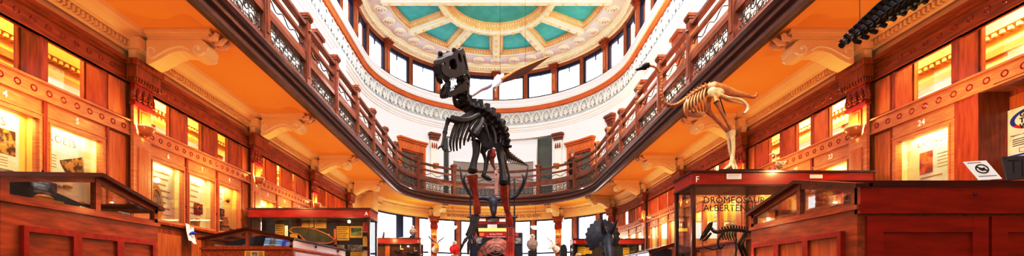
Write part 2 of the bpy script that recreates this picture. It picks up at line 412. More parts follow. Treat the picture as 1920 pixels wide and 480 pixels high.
rib.sweep(ring_path, [(1.98,ZC-.10),(2.13,ZC-.10),(2.13,ZC-.04),(1.98,ZC-.04)], ufn, True)
rib.box((-4.3, YC-.24, ZC-.05), (4.3, YC+.15, ZC+.26)); rib.box((-4.3, YC-.18, ZC-.12), (4.3, YC+.02, ZC-.03))
struct('ceiling_ribs', rib, M['dome_cream'])
mb = MB()
for k in range(1, 6):
    q = k*PI/6
    for r in (2.55, 3.0, 3.45, 3.9): mb.ball((r*math.cos(q), YC + r*math.sin(q), ZC-.11), (.06,.06,.05), None, 8, 5)
for k in range(1, 18):
    q = k*PI/18; mb.ball((2.06*math.cos(q), YC + 2.06*math.sin(q), ZC-.12), (.055,.055,.05), None, 8, 5)
for k in range(-8, 9): mb.ball((k*.5, YC-.08, ZC-.13), (.06,.06,.05), None, 8, 5)
struct('trim_11', mb, M['dome_tan'], None, True)
# rosettes on the ceiling ring
t0 = thing('ceiling_rosette', 'round moulded plaster rosette on the pale ring between the coffers and the high windows', 'ceiling rosette', ufn(along(4.47, 0), 4.47, ZC), 'plaster rosettes round the dome ceiling')
c0 = Vector(t0.location)
obj('outer_ring', MB().lathe(c0, [(.26,0),(.27,-.04),(.24,-.08),(.19,-.09),(.17,-.05),(.17,0)], 20), M['dome_cream'], t0, True)
obj('petals', MB().lathe(c0, [(.17,-.02),(.15,-.08),(.11,-.10),(.09,-.06),(.09,0)], 10), M['dome'], t0)
obj('boss', MB().ball(c0 + Vector((0,0,-.05)), (.06,.06,.07), None, 10, 6), M['dome_tan'], t0, True)
for i in range(-11, 12):
    if i: dup(t0, ufn(along(4.47, i*.83), 4.47, ZC), i*.4)
# ------------------------------------------------------------------ aisle walls, wall cases, transom windows
PITB = 3.11
PIL = [3.36 + PITB*k for k in range(7)]     # pilaster centres along the wall; index 6 stands on the apse
OFF, WID = (.28, 1.10, 1.92), .70
def OFFB(side, b): q = (.08 if side == 'L' else .04) if b == 0 else 0; return (.28-q, 1.10-q, 1.92-q)
BAYS = {'L': [0, 1, 2, 3], 'R': [0, 1, 2, 3, 4]}
CAP = {'L': {}, 'R': {}}
trimno = [11]
def trim(mb, m, smooth=False):
    trimno[0] += 1; return struct('trim_%d' % trimno[0], mb, m, None, smooth)
winno = [wi]
NUMS = {'L': {0: ('3','4','5'), 1: ('6','7','8'), 2: ('9','10','11'), 3: ('12','13','14')},
        'R': {0: ('','','24'), 1: ('23','22','21'), 2: ('20','19','18'), 3: ('17','16','15'), 4: ('14','13','12')}}
CASELAB = {
 ('L',0,1): 'oak wall case numbered 4 with yellow back, map picture and tall poster',
 ('L',0,2): 'oak wall case numbered 5 glowing pale, with block diagram poster',
 ('L',1,0): 'oak wall case numbered 6 with a large rounded golden slab inside',
 ('L',1,1): 'oak wall case numbered 7 with a square brown fossil on its back',
 ('L',1,2): 'oak wall case numbered 8 with a terracotta jar and dark fossils',
 ('R',0,2): 'oak wall case numbered 24 with extinction poster and red landscape picture',
 ('R',1,0): 'oak wall case numbered 23 whose lit top shows above tall case F',
 ('R',1,1): 'oak wall case seen through the glass of case F, nearer the camera',
 ('R',1,2): 'oak wall case seen through the glass of case F, farther along the wall',
 ('R',2,0): 'wall case with white figure shapes inside, first one seen past the edge of case F',
 ('R',2,1): 'wall case with yellow back, second one seen past the edge of case F',
 ('R',2,2): 'wall case with yellow back, third one seen past the edge of case F',
 ('R',3,0): 'pale wall case above red-topped case D, nearest of three on the straight wall',
 ('R',3,1): 'pale wall case above red-topped case D, middle of three on the straight wall',
 ('R',3,2): 'pale wall case above red-topped case D, farthest of three on the straight wall',
 ('R',4,0): 'bright wall case on the curved wall, nearest of three behind the horned skull',
 ('R',4,1): 'small bright wall case on the curved wall, middle of three behind the horned skull',
 ('R',4,2): 'small bright wall case on the curved wall, farthest of three behind the horned skull',
 ('L',2,0): 'wall case peeping over case A, nearest of the three beyond the second pilaster',
 ('L',2,1): 'wall case peeping over case A, middle of the three beyond the second pilaster',
 ('L',2,2): 'wall case peeping over case A, farthest of the three beyond the second pilaster',
 ('L',3,0): 'wall case low behind case A, nearest of the three beyond the third pilaster',
 ('L',3,1): 'wall case low behind case A, middle of the three beyond the third pilaster',
 ('L',3,2): 'wall case low behind case A, farthest of the three beyond the third pilaster',
}
def wallpos(side, s, d, z): return RM[side](s, d, z)
def textfn(side, s0, d, z0):                      # lettering that reads from inside the room
    sg = 1 if side == 'L' else -1
    return lambda x, y, h: RM[side](s0 + sg*x, d + h, z0 + y)
def wall_case(side, b, k):
    fn = RM[side]; s0 = PIL[b] + OFFB(side, b)[k]; s1 = s0 + WID; n = nseg(s0, s1)
    lab = CASELAB.get((side, b, k))
    lining = M['backwhite'] if (side, b, k) in (('L',0,2),('L',1,0),('L',1,1)) or side == 'R' and b in (0,3,4) else M['backlit']
    t = thing('wall_display_case', lab, 'display case', fn((s0+s1)/2, 0, 1.72), 'oak wall cases of the straight and curved aisles')
    z0, z1 = 1.76, 2.63
    mb = MB()
    a, c = s0-.055, s1+.055
    mb.cbox(fn, a, c, -.06, .02, 1.72, z0, n).cbox(fn, a, c, -.06, .02, z1, z1+.05, n).cbox(fn, a, s0, -.06, .02, z0, z1).cbox(fn, s1, c, -.06, .02, z0, z1)
    mb.cbox(fn, s0-.012, s0+.008, .02, .032, z0, z1).cbox(fn, s1-.008, s1+.012, .02, .032, z0, z1)
    obj('frame', mb, M['oak_pale'], t)
    hd = obj('header_panel', MB().cbox(fn, a, c, -.06, .012, z1+.065, 2.855, n).cbox(fn, a, c, -.05, .03, z1+.05, z1+.065, n), M['oak_pale'], t)
    if NUMS[side][b][k]: obj('number', text(MB(), NUMS[side][b][k], .10, textfn(side, (s0+s1)/2, .014, z1+.105), bold=.002), M['ink_white'], hd)
    mb = MB().cbox(fn, s0-.04, s1+.04, -.18, -.165, z0-.03, z1+.04, n)
    mb.cbox(fn, s0-.06, s0-.04, -.18, -.05, z0-.03, z1+.04).cbox(fn, s1+.04, s1+.06, -.18, -.05, z0-.03, z1+.04)
    mb.cbox(fn, s0-.05, s1+.05, -.18, -.05, z0-.06, z0-.03, n).cbox(fn, s0-.05, s1+.05, -.18, -.05, z1+.04, z1+.06, n)
    obj('lining', mb, lining, t)
    mb = MB().cbox(fn, s0-.005, s1+.005, -.02, -.014, z0-.005, z1+.005, n)
    obj('glass', mb, M['vitrine'], t)
    lk = obj('lock', MB().ball(fn(s1+.03, .03, 2.05), .014, None, 6, 4), M['ink'], t)
    p = fn((s0+s1)/2, -.085, z1+.03)
    sz = WID*.8
    rz = 0 if s1 <= YC else 0
    light('case_lamp', 'AREA', p, 5.5 if side == 'L' else 6, (1, .80, .46), .06, (0,0,0), .6)
    return t
for side in 'LR':
    fn = RM[side]; last = PIL[5] if side == 'R' else PIL[4]
    wd, ps, rd, pn, dt, cr, st, us = MB(), MB(), MB(), MB(), MB(), MB(), MB(), MB()
    wd.cbox(fn, -2.7, PIL[0]+.26, -.3, 0, 0, 2.86)
    ps.cbox(fn, -2.7, PIL[0], -.3, 0, 2.86, 3.9)
    for b in BAYS[side]:
        a, e = PIL[b], PIL[b+1]; n = nseg(a, e); OFF = OFFB(side, b)
        closet = side == 'R' and b == 0
        wd.cbox(fn, a, e, -.3, 0, 0, 1.70, n)
        wd.cbox(fn, a, e, -.05, .05, 1.68, 1.72, n)
        for k in range(3):
            pn.cbox(fn, a+OFF[k]+.06, a+OFF[k]+WID-.06, 0, .02, .35, 1.55, n if n == 1 else 2)
        edges = [a] + sum([[a+o-.055, a+o+WID+.055] for o in OFF], []) + [e]
        if closet:
            wd.cbox(fn, a, a+OFF[2]-.055, -.45, -.30, 1.70, 2.95)
            wd.cbox(fn, a+OFF[2]-.30, a+OFF[2]-.055, -.3, .02, 1.70, 2.86)
            wd.cbox(fn, a+OFF[2]-.34, a+OFF[2]-.30, -.3, .05, 1.70, 2.86)
            wd.cbox(fn, edges[6], e, -.3, 0, 1.70, 2.86)
            for q in range(7):
                pn.cbox(fn, a+.1+q*.215, a+.1+q*.215+.205, -.3, -.285, 1.70, 2.80)
        else:
            for i in range(0, len(edges), 2): wd.cbox(fn, edges[i], edges[i+1], -.3, 0, 1.70, 2.86)
            for o in OFF:                                   # slim shafts on the stiles between the cases
                for sx in (a+o-.07, a+o+WID+.07): wd.cbox(fn, sx-.012, sx+.012, 0, .035, 1.72, 2.85)
        pn.cbox(fn, a+OFF[2]+WID+.10, e-.19, 0, .012, 1.8, 2.82); pn.cbox(fn, a+OFF[2]+WID+.10, e-.19, -.01, .012, 3.09, 3.56)
        # strip with roundels, window posts, upper strip
        if closet: st.cbox(fn, a, a+1.4, -.06, .04, 2.88, 3.03); st.cbox(fn, a+1.4, e, -.3, .04, 2.86, 3.03)
        else: st.cbox(fn, a, e, -.3, .04, 2.86, 3.03, n)
        st.cbox(fn, a, e, -.3, .075, 3.03, 3.055, n); st.cbox(fn, a, e, .0, .055, 2.845, 2.865, n)
        us.cbox(fn, a, e, -.06, .03, 3.58, 3.80, n); us.cbox(fn, a, e, -.06, .07, 3.80, 3.83, n); us.cbox(fn, a, e, -.3, .10, 3.83, 3.88, n); us.cbox(fn, a, e, -.02, .045, 3.58, 3.60, n)
        m = int((e-a)/.165)
        for i in range(m):
            s = a + (i+.5)*(e-a)/m
            for z, d in ((2.945, .042), (3.70, .032)):
                ax = (fn(s+.01, d, z) - fn(s-.01, d, z)).normalized()
                rd.ring(fn(s, d, z), ax, (0,0,1), .031, .0065, 12, 4)
        pe = [a] + sum([[a+o, a+o+WID+.03] for o in OFF], []) + [e]
        for i in range(0, len(pe), 2): wd.cbox(fn, pe[i], pe[i+1], -.3, 0, 3.03, 3.83, 1 if n == 1 else 2)
        for k, o in enumerate(OFF):
            winno[0] += 1
            s0, s1 = a+o, a+o+WID+.03; nn2 = nseg(s0, s1)
            w = MB().cbox(fn, s0, s1, -.27, -.235, 3.045, 3.06, nn2).cbox(fn, s0, s1, -.27, -.235, 3.81, 3.83, nn2).cbox(fn, s0, s0+.015, -.27, -.235, 3.05, 3.82).cbox(fn, s1-.015, s1, -.27, -.235, 3.05, 3.82)
            w = struct('window_%d' % winno[0], w, M['oak_orange'])
            obj('pane', MB().cbox(fn, s0+.012, s1-.012, -.255, -.25, 3.055, 3.815, nn2), M['pane'], w)
            if not (closet and k < 2) and (b or k or side == 'R'): 
                if not (side == 'L' and b == 0 and k == 0): wall_case(side, b, k)
            elif side == 'L': pass
        if side == 'L' and b == 0: wd.cbox(fn, a+OFF[0]-.055, a+OFF[0]+WID+.055, -.3, 0, 1.70, 2.86)
        # plaster band, dentils, crown
    n = nseg(PIL[0], last) if side == 'R' else 1
    pth = [-2.7] + ([YC] + [lerp(YC, last, i/8) for i in range(1, 9)] if side == 'R' else [PIL[4]+1.2] + [lerp(YC, PIL[5], i/8) for i in range(1, 9)])
    f2 = lambda t, d, z: fn(t, d, z)
    prof = [(-.3,3.88),(0,3.88),(0,4.0),(.035,4.01),(.05,4.03),(.05,4.11),(.11,4.13),(.12,4.16),(.20,4.20),(.25,4.25),(.27,4.30)]
    cr.sweep(pth, prof, f2)
    s = PIL[0] - .2
    while s < (last if side == 'R' else PIL[5]):
        dt.cbox(fn, s, s+.032, .05, .105, 4.045, 4.105); s += .062
    struct('wall_left' if side == 'L' else 'wall_right', wd, M['oak'])
    struct('wall_left_plaster' if side == 'L' else 'wall_right_plaster', ps, M['cream'])
    trim(st, M['oak_pale']); trim(us, M['oak_h']); trim(rd, M['mahog'], True); trim(pn, M['oak_orange']); trim(cr, M['cream']); trim(dt, M['cream'])
# low cream wall closing the aisle before the end windows (camera's left only)
fn = RM['L']
mb = MB().cbox(fn, PIL[4], PIL[5]-1.0, -.3, 0, 0, 3.9, 6); struct('wall_left_apse', mb, M['cream'])
mb = MB().cbox(fn, PIL[5]-1.45, PIL[5]-.95, -.3, .45, 0, 4.29, 2); struct('pier_wall', mb, M['cream'])
# side rooms glimpsed through the transoms
for side, sg in (('L', -1), ('R', 1)):
    nm = 'left' if side == 'L' else 'right'
    mb = MB().box((sg*7.0, Y0, 0), (sg*7.2, 17.5, 3.35)).box((sg*7.0, Y0, 3.97), (sg*7.2, 17.5, 5.2)); struct('wall_side_room_' + nm, mb, M['cream'])
    mb = MB()
    for i in range(9): mb.box((sg*7.0, Y0+i*2.3-.35, 3.35), (sg*7.2, Y0+i*2.3+.35, 3.97))
    struct('wall_side_room_piers_' + nm, mb, M['cream'])
    mb = MB().box((sg*6.94, Y0, 3.97), (sg*7.0, 17.5, 4.07)); trim(mb, M['oak_pale'])
    mb = MB(); y = 2.0
    while y < 17: mb.box((sg*6.88, y, 4.22), (sg*7.0, y+.05, 4.28)); y += .1
    mb.box((sg*6.86, Y0, 4.28), (sg*7.0, 17.5, 4.34)); trim(mb, M['cream'])
    struct('ceiling_side_room_' + nm, MB().box(*((( -7.2, Y0, 5.1), (-5.5, 17.5, 5.2)) if sg < 0 else ((5.5, Y0, 5.1), (7.2, 17.5, 5.2)))), M['cream'])
    struct('wall_side_room_end_' + nm, MB().box(*(((-7.2, 17.4, 0), (-5.5, 17.5, 5.2)) if sg < 0 else ((5.5, 17.4, 0), (7.2, 17.5, 5.2)))), M['cream'])
    for y in (5, 9.5, 14): light('side_room_lamp', 'POINT', (sg*6.2, y, 4.7), 210 if sg < 0 else 360, (1, .74, .28) if sg < 0 else (1, .82, .50), .15)
# ------------------------------------------------------------------ end wall with its tall windows
S5L, S5R = PIL[5], PIL[5]
E = lambda r0=W: (lambda s, d, z: ufn(along(r0, s), r0 - d, z))
fe = E(); qL, qR = -(APEX - (PIL[5]-1.0)), APEX - PIL[5]
struct('wall_end_sill', MB().cbox(fe, qL, qR, -.3, 0, 0, .9, 30), M['cream'])
mb = MB().sweep([along(W, lerp(qL, qR, i/40)) for i in range(41)], [(W+.3,3.80),(W-.02,3.80),(W,3.84),(W,4.14),(W-.03,4.16),(W-.03,4.20),(W-.08,4.22),(W-.16,4.26),(W-.2,4.30),(W+.3,4.30)], ufn, True); struct('wall_end_cornice', mb, M['cream'])
mb = MB(); q = qL
while q < qR: mb.cbox(fe, q, q+.04, .03, .075, 4.165, 4.205); q += .08
trim(mb, M['dome_tan'])
ESP = PIL[6] - PIL[5]
bounds = [qL, -(APEX-PIL[6]), 0, APEX-PIL[6], qR]
posts = {0: [.12, .32], 1: [.5], 2: [.5], 3: [.34, .62]}
for i in range(4):
    a, b = bounds[i] + (.2 if i else .0), bounds[i+1] - .2
    winno[0] += 1; n = 6
    mb = MB().cbox(fe, a, b, -.16, -.08, .9, .98, n).cbox(fe, a, b, -.16, -.08, 2.16, 2.23, n).cbox(fe, a, b, -.16, -.08, 3.74, 3.80, n)
    cuts = {0: [-4.95, -4.05], 1: [-1.92], 2: [1.75], 3: [3.88, 5.2]}[i]
    for c in cuts: mb.cbox(fe, c-.11, c-.045, -.16, -.06, .9, 3.8).cbox(fe, c+.17, c+.23, -.16, -.06, .9, 3.8)
    w = struct('window_%d' % winno[0], mb, M['blue'])
    for c in cuts:
        if c != -4.95: obj('post', MB().cbox(fe, c-.045, c+.17, -.16, -.03, .9, 3.8).cbox(fe, c+.0, c+.12, -.03, -.015, 2.4, 3.6), M['wood_win'], w)
        else: obj('post', MB().cbox(fe, c-.05, c+.17, -.15, -.08, .9, 3.8), M['blue'], w)
    obj('pane', MB().cbox(fe, a+.03, b-.03, -.125, -.12, .95, 3.77, n), M['pane'], w)
lf = lambda q0: (lambda x, y, h: ufn(along(W, q0 + x), W - .004 - h, 3.945 + y))
struct('trim_lettering', text(text(MB(), 'BIODIVERSITY OF QU\u00c9BEC', .20, lf(-2.42), 'LEFT'), 'BIODIVERSIT\u00c9 DU QU\u00c9BEC', .20, lf(2.28), 'RIGHT'), M['ink_tan'])
# ------------------------------------------------------------------ pilasters, consoles, sconces
LEAF = [(0,0)]
def palmette(mb, fn, s, d, z, w, h):
    """fan of leaf lobes carved on a face; fn(s, d, z)"""
    for k in range(7):
        a = PI*(k+.5)/7; dx, dz = math.cos(a), math.sin(a)
        L = 1 - .25*abs(dx)
        mb.tube([fn(s + dx*w*.08, d, z + dz*h*.1), fn(s + dx*w*.32*L, d+.018, z + dz*h*.55*L), fn(s + dx*w*.46*L, d+.004, z + dz*h*.95*L)], [.006, .018*w/.16, .006], 5)
    mb.ball(fn(s, d+.012, z+.01), .02, None, 6, 4)
WHERE = {('L',1): 'just past the block diagram case 5', ('L',2): 'behind the wall end of case A', ('L',3): 'above the middle of case A',
 ('L',4): 'above the letter end of case A', ('L',6): 'at the end windows near the owl', ('R',1): 'between wall cases 23 and 24',
 ('R',2): 'behind the legs of the tall bird skeleton', ('R',3): 'above the lettered corner of case F', ('R',4): 'above the wall end of case D',
 ('R',5): 'behind the horns of the horned skull', ('R',6): 'at the end windows by case D'}
D0 = .055
def pilaster(side, k):
    fn = RM[side]; c = PIL[k]; where = 'oak pilaster with carved capital ' + WHERE[(side, k)]
    t = thing('pilaster', where, 'pilaster', fn(c, 0, 0))
    obj('shaft', MB().cbox(fn, c-.16, c+.16, D0, .10, 0, 3.30), M['oak_pale'], t)
    obj('inset_panel', MB().cbox(fn, c-.09, c+.09, .10, .115, 1.9, 2.7).cbox(fn, c-.08, c+.08, .10, .118, 3.0, 3.24).cbox(fn, c-.05, c+.05, .118, .126, 3.04, 3.20), M['oak_orange'], t)
    cb = MB().cbox(fn, c-.17, c+.17, D0, .12, 3.30, 3.58).cbox(fn, c-.185, c+.185, D0, .14, 3.27, 3.31)
    cp = obj('capital', cb, M['mahog'], t)
    lv = MB()
    for s in (c-.105, c, c+.105): palmette(lv, fn, s, .12, 3.34, .12, .2)
    for sg in (-1, 1):
        palmette(lv, (lambda s, d, z, sg=sg: fn(c + sg*(.17 + d), s, z)), .10, .0, 3.34, .12, .2)
    obj('carved_leaves', lv, M['oak'], cp)
    ab = MB().cbox(fn, c-.19, c+.19, D0, .15, 3.58, 3.64).cbox(fn, c-.23, c+.23, D0, .19, 3.64, 3.80).cbox(fn, c-.26, c+.26, D0, .22, 3.80, 3.88)
    for i in range(9): ab.cbox(fn, c-.21+i*.05, c-.185+i*.05, .15, .185, 3.585, 3.635)
    for i in range(4):
        for sg in (-1, 1): ab.cbox(fn, *sorted((c+sg*.19, c+sg*.225)), D0+.005+i*.032, D0+.02+i*.032, 3.585, 3.635)
    obj('abacus', ab, M['oak'], t)
    pb = MB().cbox(fn, c-.2, c+.2, D0, .16, 3.88, 4.02).cbox(fn, c-.24, c+.24, D0, .24, 4.02, 4.18)
    obj('impost_block', pb, M['cream'], t)
def console(side, k):
    fn = RM[side]; c = PIL[k]
    t = thing('mounted_scroll_bracket', 'cream scroll bracket over the oak pilaster ' + WHERE[(side, k)], 'bracket', fn(c, .2, 4.0))
    prof = [(.25,4.19),(1.02,4.19),(1.08,4.15),(1.11,4.09),(1.09,4.02),(1.03,3.965),(.95,3.955),(.88,3.985),(.80,4.03),(.70,4.035),(.58,4.0),(.46,3.93),(.36,3.875),(.28,3.85),(.25,3.86)]
    f = lambda x, y, h: fn(c + h, x, y)
    obj('scroll', MB().prism(prof, f, -.13, .13), M['cream'], t)
    sp = MB()
    for h in (-.135, .135):
        sp.tube([f(.985 + (.115-.010*i)*math.cos(-.6-i*.5), 4.065 + (.105-.009*i)*math.sin(-.6-i*.5), h) for i in range(11)], .014, 5)
        sp.ball(f(.985, 4.065, h), .03, None, 6, 4)
        sp.tube(smoothpath([f(.87,4.03,h), f(.75,4.09,h), f(.6,4.07,h), f(.46,4.0,h), f(.34,3.93,h), f(.29,3.95,h), f(.275,4.03,h), f(.30,4.08,h), f(.37,4.05,h), f(.36,4.0,h)], 3), .013, 5)
    obj('spiral_carving', sp, M['dome_cream'], t)
    tp = MB().cbox(fn, c-.15, c+.15, .28, 1.12, 4.19, 4.215).cbox(fn, c-.18, c+.18, .28, 1.15, 4.215, 4.25).cbox(fn, c-.22, c+.22, .28, 1.19, 4.25, 4.298)
    obj('top_moulding', tp, M['cream'], t)
    lf_ = MB()
    for i, s in enumerate((-.12, 0, .12)): lf_.tube([fn(c+s, 1.12, 4.20), fn(c+s, 1.21, 4.22), fn(c+s*1.2, 1.25+.03*(i == 1), 4.27), fn(c+s*1.2, 1.24, 4.292)], [.03,.05,.035,.008], 6)
    obj('leaf_tip', lf_, M['dome_tan'], t)
def sconce(side, k):
    fn = RM[side]; c = PIL[k]; z = 2.98
    p = fn(c, .115, z)
    t = thing('wall_sconce', 'half bowl brass uplight on the pilaster ' + WHERE[(side, k)], 'wall lamp', p)
    ax = (fn(c+.01, .2, z) - fn(c-.01, .2, z)).normalized(); nr = (fn(c, .3, z) - fn(c, .2, z)).normalized()
    mb = MB(); pr = [(.02,-.10),(.06,-.095),(.09,-.065),(.11,-.02),(.115,.02),(.10,.02),(.08,-.05)]; vs = []; n = 14
    for r, h in pr:
        for j in range(n+1):
            q = PI*j/n; vs.append(p + ax*(r*1.05*math.cos(q)) + nr*(r*1.25*math.sin(q)) + Vector((0,0,h)))
    mb.add(vs, [(i*(n+1)+j, i*(n+1)+j+1, (i+1)*(n+1)+j+1, (i+1)*(n+1)+j) for i in range(len(pr)-1) for j in range(n)])
    obj('bowl', mb, M['brass'], t, True)
    obj('back_plate', MB().cbox(fn, c-.06, c+.06, .116, .124, z-.1, z+.0), M['oak'], t)
    rim = MB().tube([p + ax*(.121*math.cos(PI*j/n)) + nr*(.144*math.sin(PI*j/n)) + Vector((0,0,.02)) for j in range(n+1)], .010, 6)
    obj('rim', rim, M['dome_cream'], t, True)
for side, ks in (('L', (1,2,3,4,6)), ('R', (1,2,3,4,5,6))):
    for k in ks:
        pilaster(side, k); console(side, k)
        if not (side == 'L' and k == 4): sconce(side, k)
        p = RM[side](PIL[k], .21, 3.0)
        light('sconce_lamp', 'POINT', p, 13 if k < 5 else 2, (1, .72, .36), .04)
for sg in (-1, 1):
    for y in (1.5, 4.9, 8.0, 11.1, 14.2):
        light('aisle_fill', 'POINT', (sg*4.4, y, 2.6), 35 if y > 2 else 12, (1, .72, .36), .04)  # fill without a fixture, added to warm aisle ceiling and cornices
# ------------------------------------------------------------------ gallery level pilasters, doors, partition
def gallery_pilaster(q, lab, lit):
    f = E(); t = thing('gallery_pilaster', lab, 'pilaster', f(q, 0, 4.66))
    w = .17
    obj('shaft', MB().cbox(f, q-w, q+w, D0, .12, 4.66, 7.0).cbox(f, q-w*.6, q+w*.6, .12, .135, 5.0, 6.3), M['dome_cream'] if lit else M['post'], t)  # paler material paints the light falling on the lit pilasters
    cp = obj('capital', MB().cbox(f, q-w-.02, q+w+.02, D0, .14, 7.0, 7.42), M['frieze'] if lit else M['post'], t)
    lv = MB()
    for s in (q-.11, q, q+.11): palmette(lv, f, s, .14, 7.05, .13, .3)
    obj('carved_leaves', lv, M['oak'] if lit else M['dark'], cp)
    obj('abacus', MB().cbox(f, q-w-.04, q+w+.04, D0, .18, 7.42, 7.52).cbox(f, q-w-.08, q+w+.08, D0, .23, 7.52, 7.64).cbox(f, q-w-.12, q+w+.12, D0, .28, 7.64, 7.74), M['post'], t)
QP = APEX - PIL[6]
gallery_pilaster(-QP, 'gallery pilaster beside the grey partition, on the side of the dinosaur head', True)
gallery_pilaster(QP, 'gallery pilaster next to the person in the dark coat', True)
gallery_pilaster(APEX-PIL[5], 'gallery pilaster with dark capital where the apse begins, beyond the long neck of the bird', False)
gallery_pilaster(APEX-PIL[4], 'gallery pilaster with dark capital directly above the head of the long-necked bird skeleton', False)
gallery_pilaster(APEX-PIL[3], 'gallery pilaster with dark capital at the top, nearest one on the orange-lit side', False)
gallery_pilaster(-(APEX-PIL[3]), 'gallery pilaster with dark capital behind the railing on the white wall side', False)
for q, lab in ((-QP, 'small brass uplight on the gallery pilaster near the dinosaur head'), (QP, 'small brass uplight on the gallery pilaster beside the person in dark coat')):
    f = E(); p = f(q, .31, 6.25)
    t = thing('wall_sconce', lab, 'wall lamp', p)
    obj('bowl', MB().lathe(p, [(.02,-.12),(.08,-.10),(.13,-.04),(.15,.04),(.13,.04)], 14), M['brass'], t, True)
    obj('back_plate', MB().cbox(f, q-.06, q+.06, .14, .17, 6.1, 6.3), M['oak'], t)
for i, (q, nm) in enumerate(((-4.35, 'door_1'), (4.35, 'door_2'))):
    f = E(); w = .62
    mb = MB().cbox(f, q-w-.12, q-w, -.02, .12, 4.66, 6.75).cbox(f, q+w, q+w+.12, -.02, .12, 4.66, 6.75).cbox(f, q-w-.12, q+w+.12, -.02, .12, 6.70, 7.05, 2)
    mb.cbox(f, q-w-.16, q+w+.16, -.02, .18, 7.05, 7.12, 2).cbox(f, q-w-.2, q+w+.2, -.02, .24, 7.12, 7.2, 2)
    d = struct(nm, mb, M['oak_orange'])
    obj('door_leaf', MB().cbox(f, q-w, q+w, .0, .015, 4.66, 6.70, 2), M['greydark'], d)
    obj('stile', MB().cbox(f, q-w, q-w+.08, .015, .05, 4.66, 6.7).cbox(f, q+w-.08, q+w, .015, .05, 4.66, 6.7).cbox(f, q-.04, q+.04, .015, .05, 4.66, 6.7).cbox(f, q-w, q+w, .015, .05, 5.5, 5.6).cbox(f, q-w, q+w, .015, .05, 6.62, 6.7), M['oak'], d)
    dd = MB()
    for k in range(6): dd.cbox(f, q-w+.02+k*.22, q-w+.1+k*.22, .12, .135, 6.86, 6.94)
    obj('roundel_row', dd, M['oak_pale'], d)
    obj('pane', MB().cbox(f, q-w+.08, q+w-.08, .016, .02, 5.6, 6.62, 2), M['vitrine'], d)
f = E()
t = thing('gallery_partition', 'pale partition with a recessed grey lower field behind the dinosaur', 'partition', f(0, -.55, 4.66))
obj('board', MB().cbox(f, -2.15, 1.85, -.75, -.55, 4.66, 8.0, 10), M['white'], t)
obj('lower_field', MB().cbox(f, -1.95, 1.72, -.55, -.52, 4.66, 6.75, 10), M['grey_mid'], t)
obj('field_edge', MB().cbox(f, -1.95, 1.72, -.55, -.46, 6.75, 6.80, 10).cbox(f, 1.72, 1.77, -.55, -.46, 4.66, 6.8), M['white'], t)
single('wall_mounted_loudspeaker', MB().box((-4.86, 13.30, 6.95), (-4.58, 13.75, 7.65)), M['white'], 'white box loudspeaker on the white gallery wall under the frieze', 'loudspeaker')
# ------------------------------------------------------------------ balcony railing
ZB = 4.67
rl = thing('balcony_railing', 'brown wooden balcony railing with iron scroll grilles running round the hall', 'railing', (0, YC, ZB))
RR = 3.80
pth = upath(-.8, 48)
def bar(name, r0, r1, z0, z1, m): return obj(name, MB().sweep(pth, [(r0,z0),(r1,z0),(r1,z1),(r0,z1)], ufn, True), M[m], rl)
bar('bottom_rail', RR-.06, RR+.06, 4.665, 4.73, 'rail')
obj('middle_rail', MB().sweep(pth, [(RR-.06,5.09),(RR+.06,5.09),(RR+.06,5.26),(RR+.02,5.32),(RR-.02,5.32),(RR-.06,5.18)], ufn, True), M['rail'], rl)
bar('upper_rail', RR-.035, RR+.035, 5.55, 5.62, 'rail')
obj('handrail', MB().sweep(pth, [(RR-.06,5.80),(RR+.06,5.80),(RR+.07,5.85),(RR+.03,5.89),(RR-.03,5.89),(RR-.07,5.85)], ufn, True), M['rail'], rl)
BP = RR*PI/6
qs = [k*BP for k in range(-3, 4)] + [s*(RR*PI/2 + 1.62*k) for s in (-1, 1) for k in range(1, 11)]
qs.sort()
for q in qs:
    f = E(RR); w = .085
    mb = MB().cbox(f, q-w, q+w, -w, w, 4.66, 5.93).cbox(f, q-w-.02, q+w+.02, -w-.02, w+.02, 5.93, 5.97).cbox(f, q-w-.035, q+w+.035, -w-.035, w+.035, 5.97, 6.03)
    mb.add([f(q-w, -w, 6.03), f(q+w, -w, 6.03), f(q+w, w, 6.03), f(q-w, w, 6.03), f(q, 0, 6.10)], [(0,1,4),(1,2,4),(2,3,4),(3,0,4)])
    mb.cbox(f, q-.04, q+.04, w, w+.012, 4.80, 5.55).ball(f(q, w+.01, 5.72), .035, None, 8, 4)
    obj('newel_post', mb, M['post'], rl)
for a, b in zip(qs, qs[1:]):
    f = E(RR); n = 9; u = (b-a-.2)/n; g, wv = MB(), MB()
    for i in range(n):
        c = a + .1 + (i+.5)*u; tg = (f(c+.01,0,5) - f(c-.01,0,5)).normalized(); zz = Vector((0,0,1))
        hh = 1 if i % 2 == 0 else -1
        g.ring(f(c, 0, 4.91 + .055*hh), tg, zz, u*.40, .012, 10, 4)
        g.ring(f(c-u*.22, 0, 4.91 - .10*hh), tg, zz, u*.20, .010, 8, 4); g.ring(f(c+u*.22, 0, 4.91 - .10*hh), tg, zz, u*.20, .010, 8, 4)
        g.tube([f(c-u*.3, 0, 4.91+.12*hh), f(c-u*.05, 0, 4.91+.05*hh), f(c+u*.12, 0, 4.91+.1*hh), f(c, 0, 4.91+.12*hh)], .011, 4)
        g.tube([f(c+u*.5, 0, 4.74), f(c+u*.5, 0, 5.08)], .009, 4)
    obj('iron_grille', g, M['gilt'], rl)
    wv.tube([f(a+.09+(b-a-.18)*j/32, 0, 5.44 + .05*math.sin(j/32*6*PI)) for j in range(33)], .011, 4)
    obj('wavy_wire', wv, M['iron'], rl)
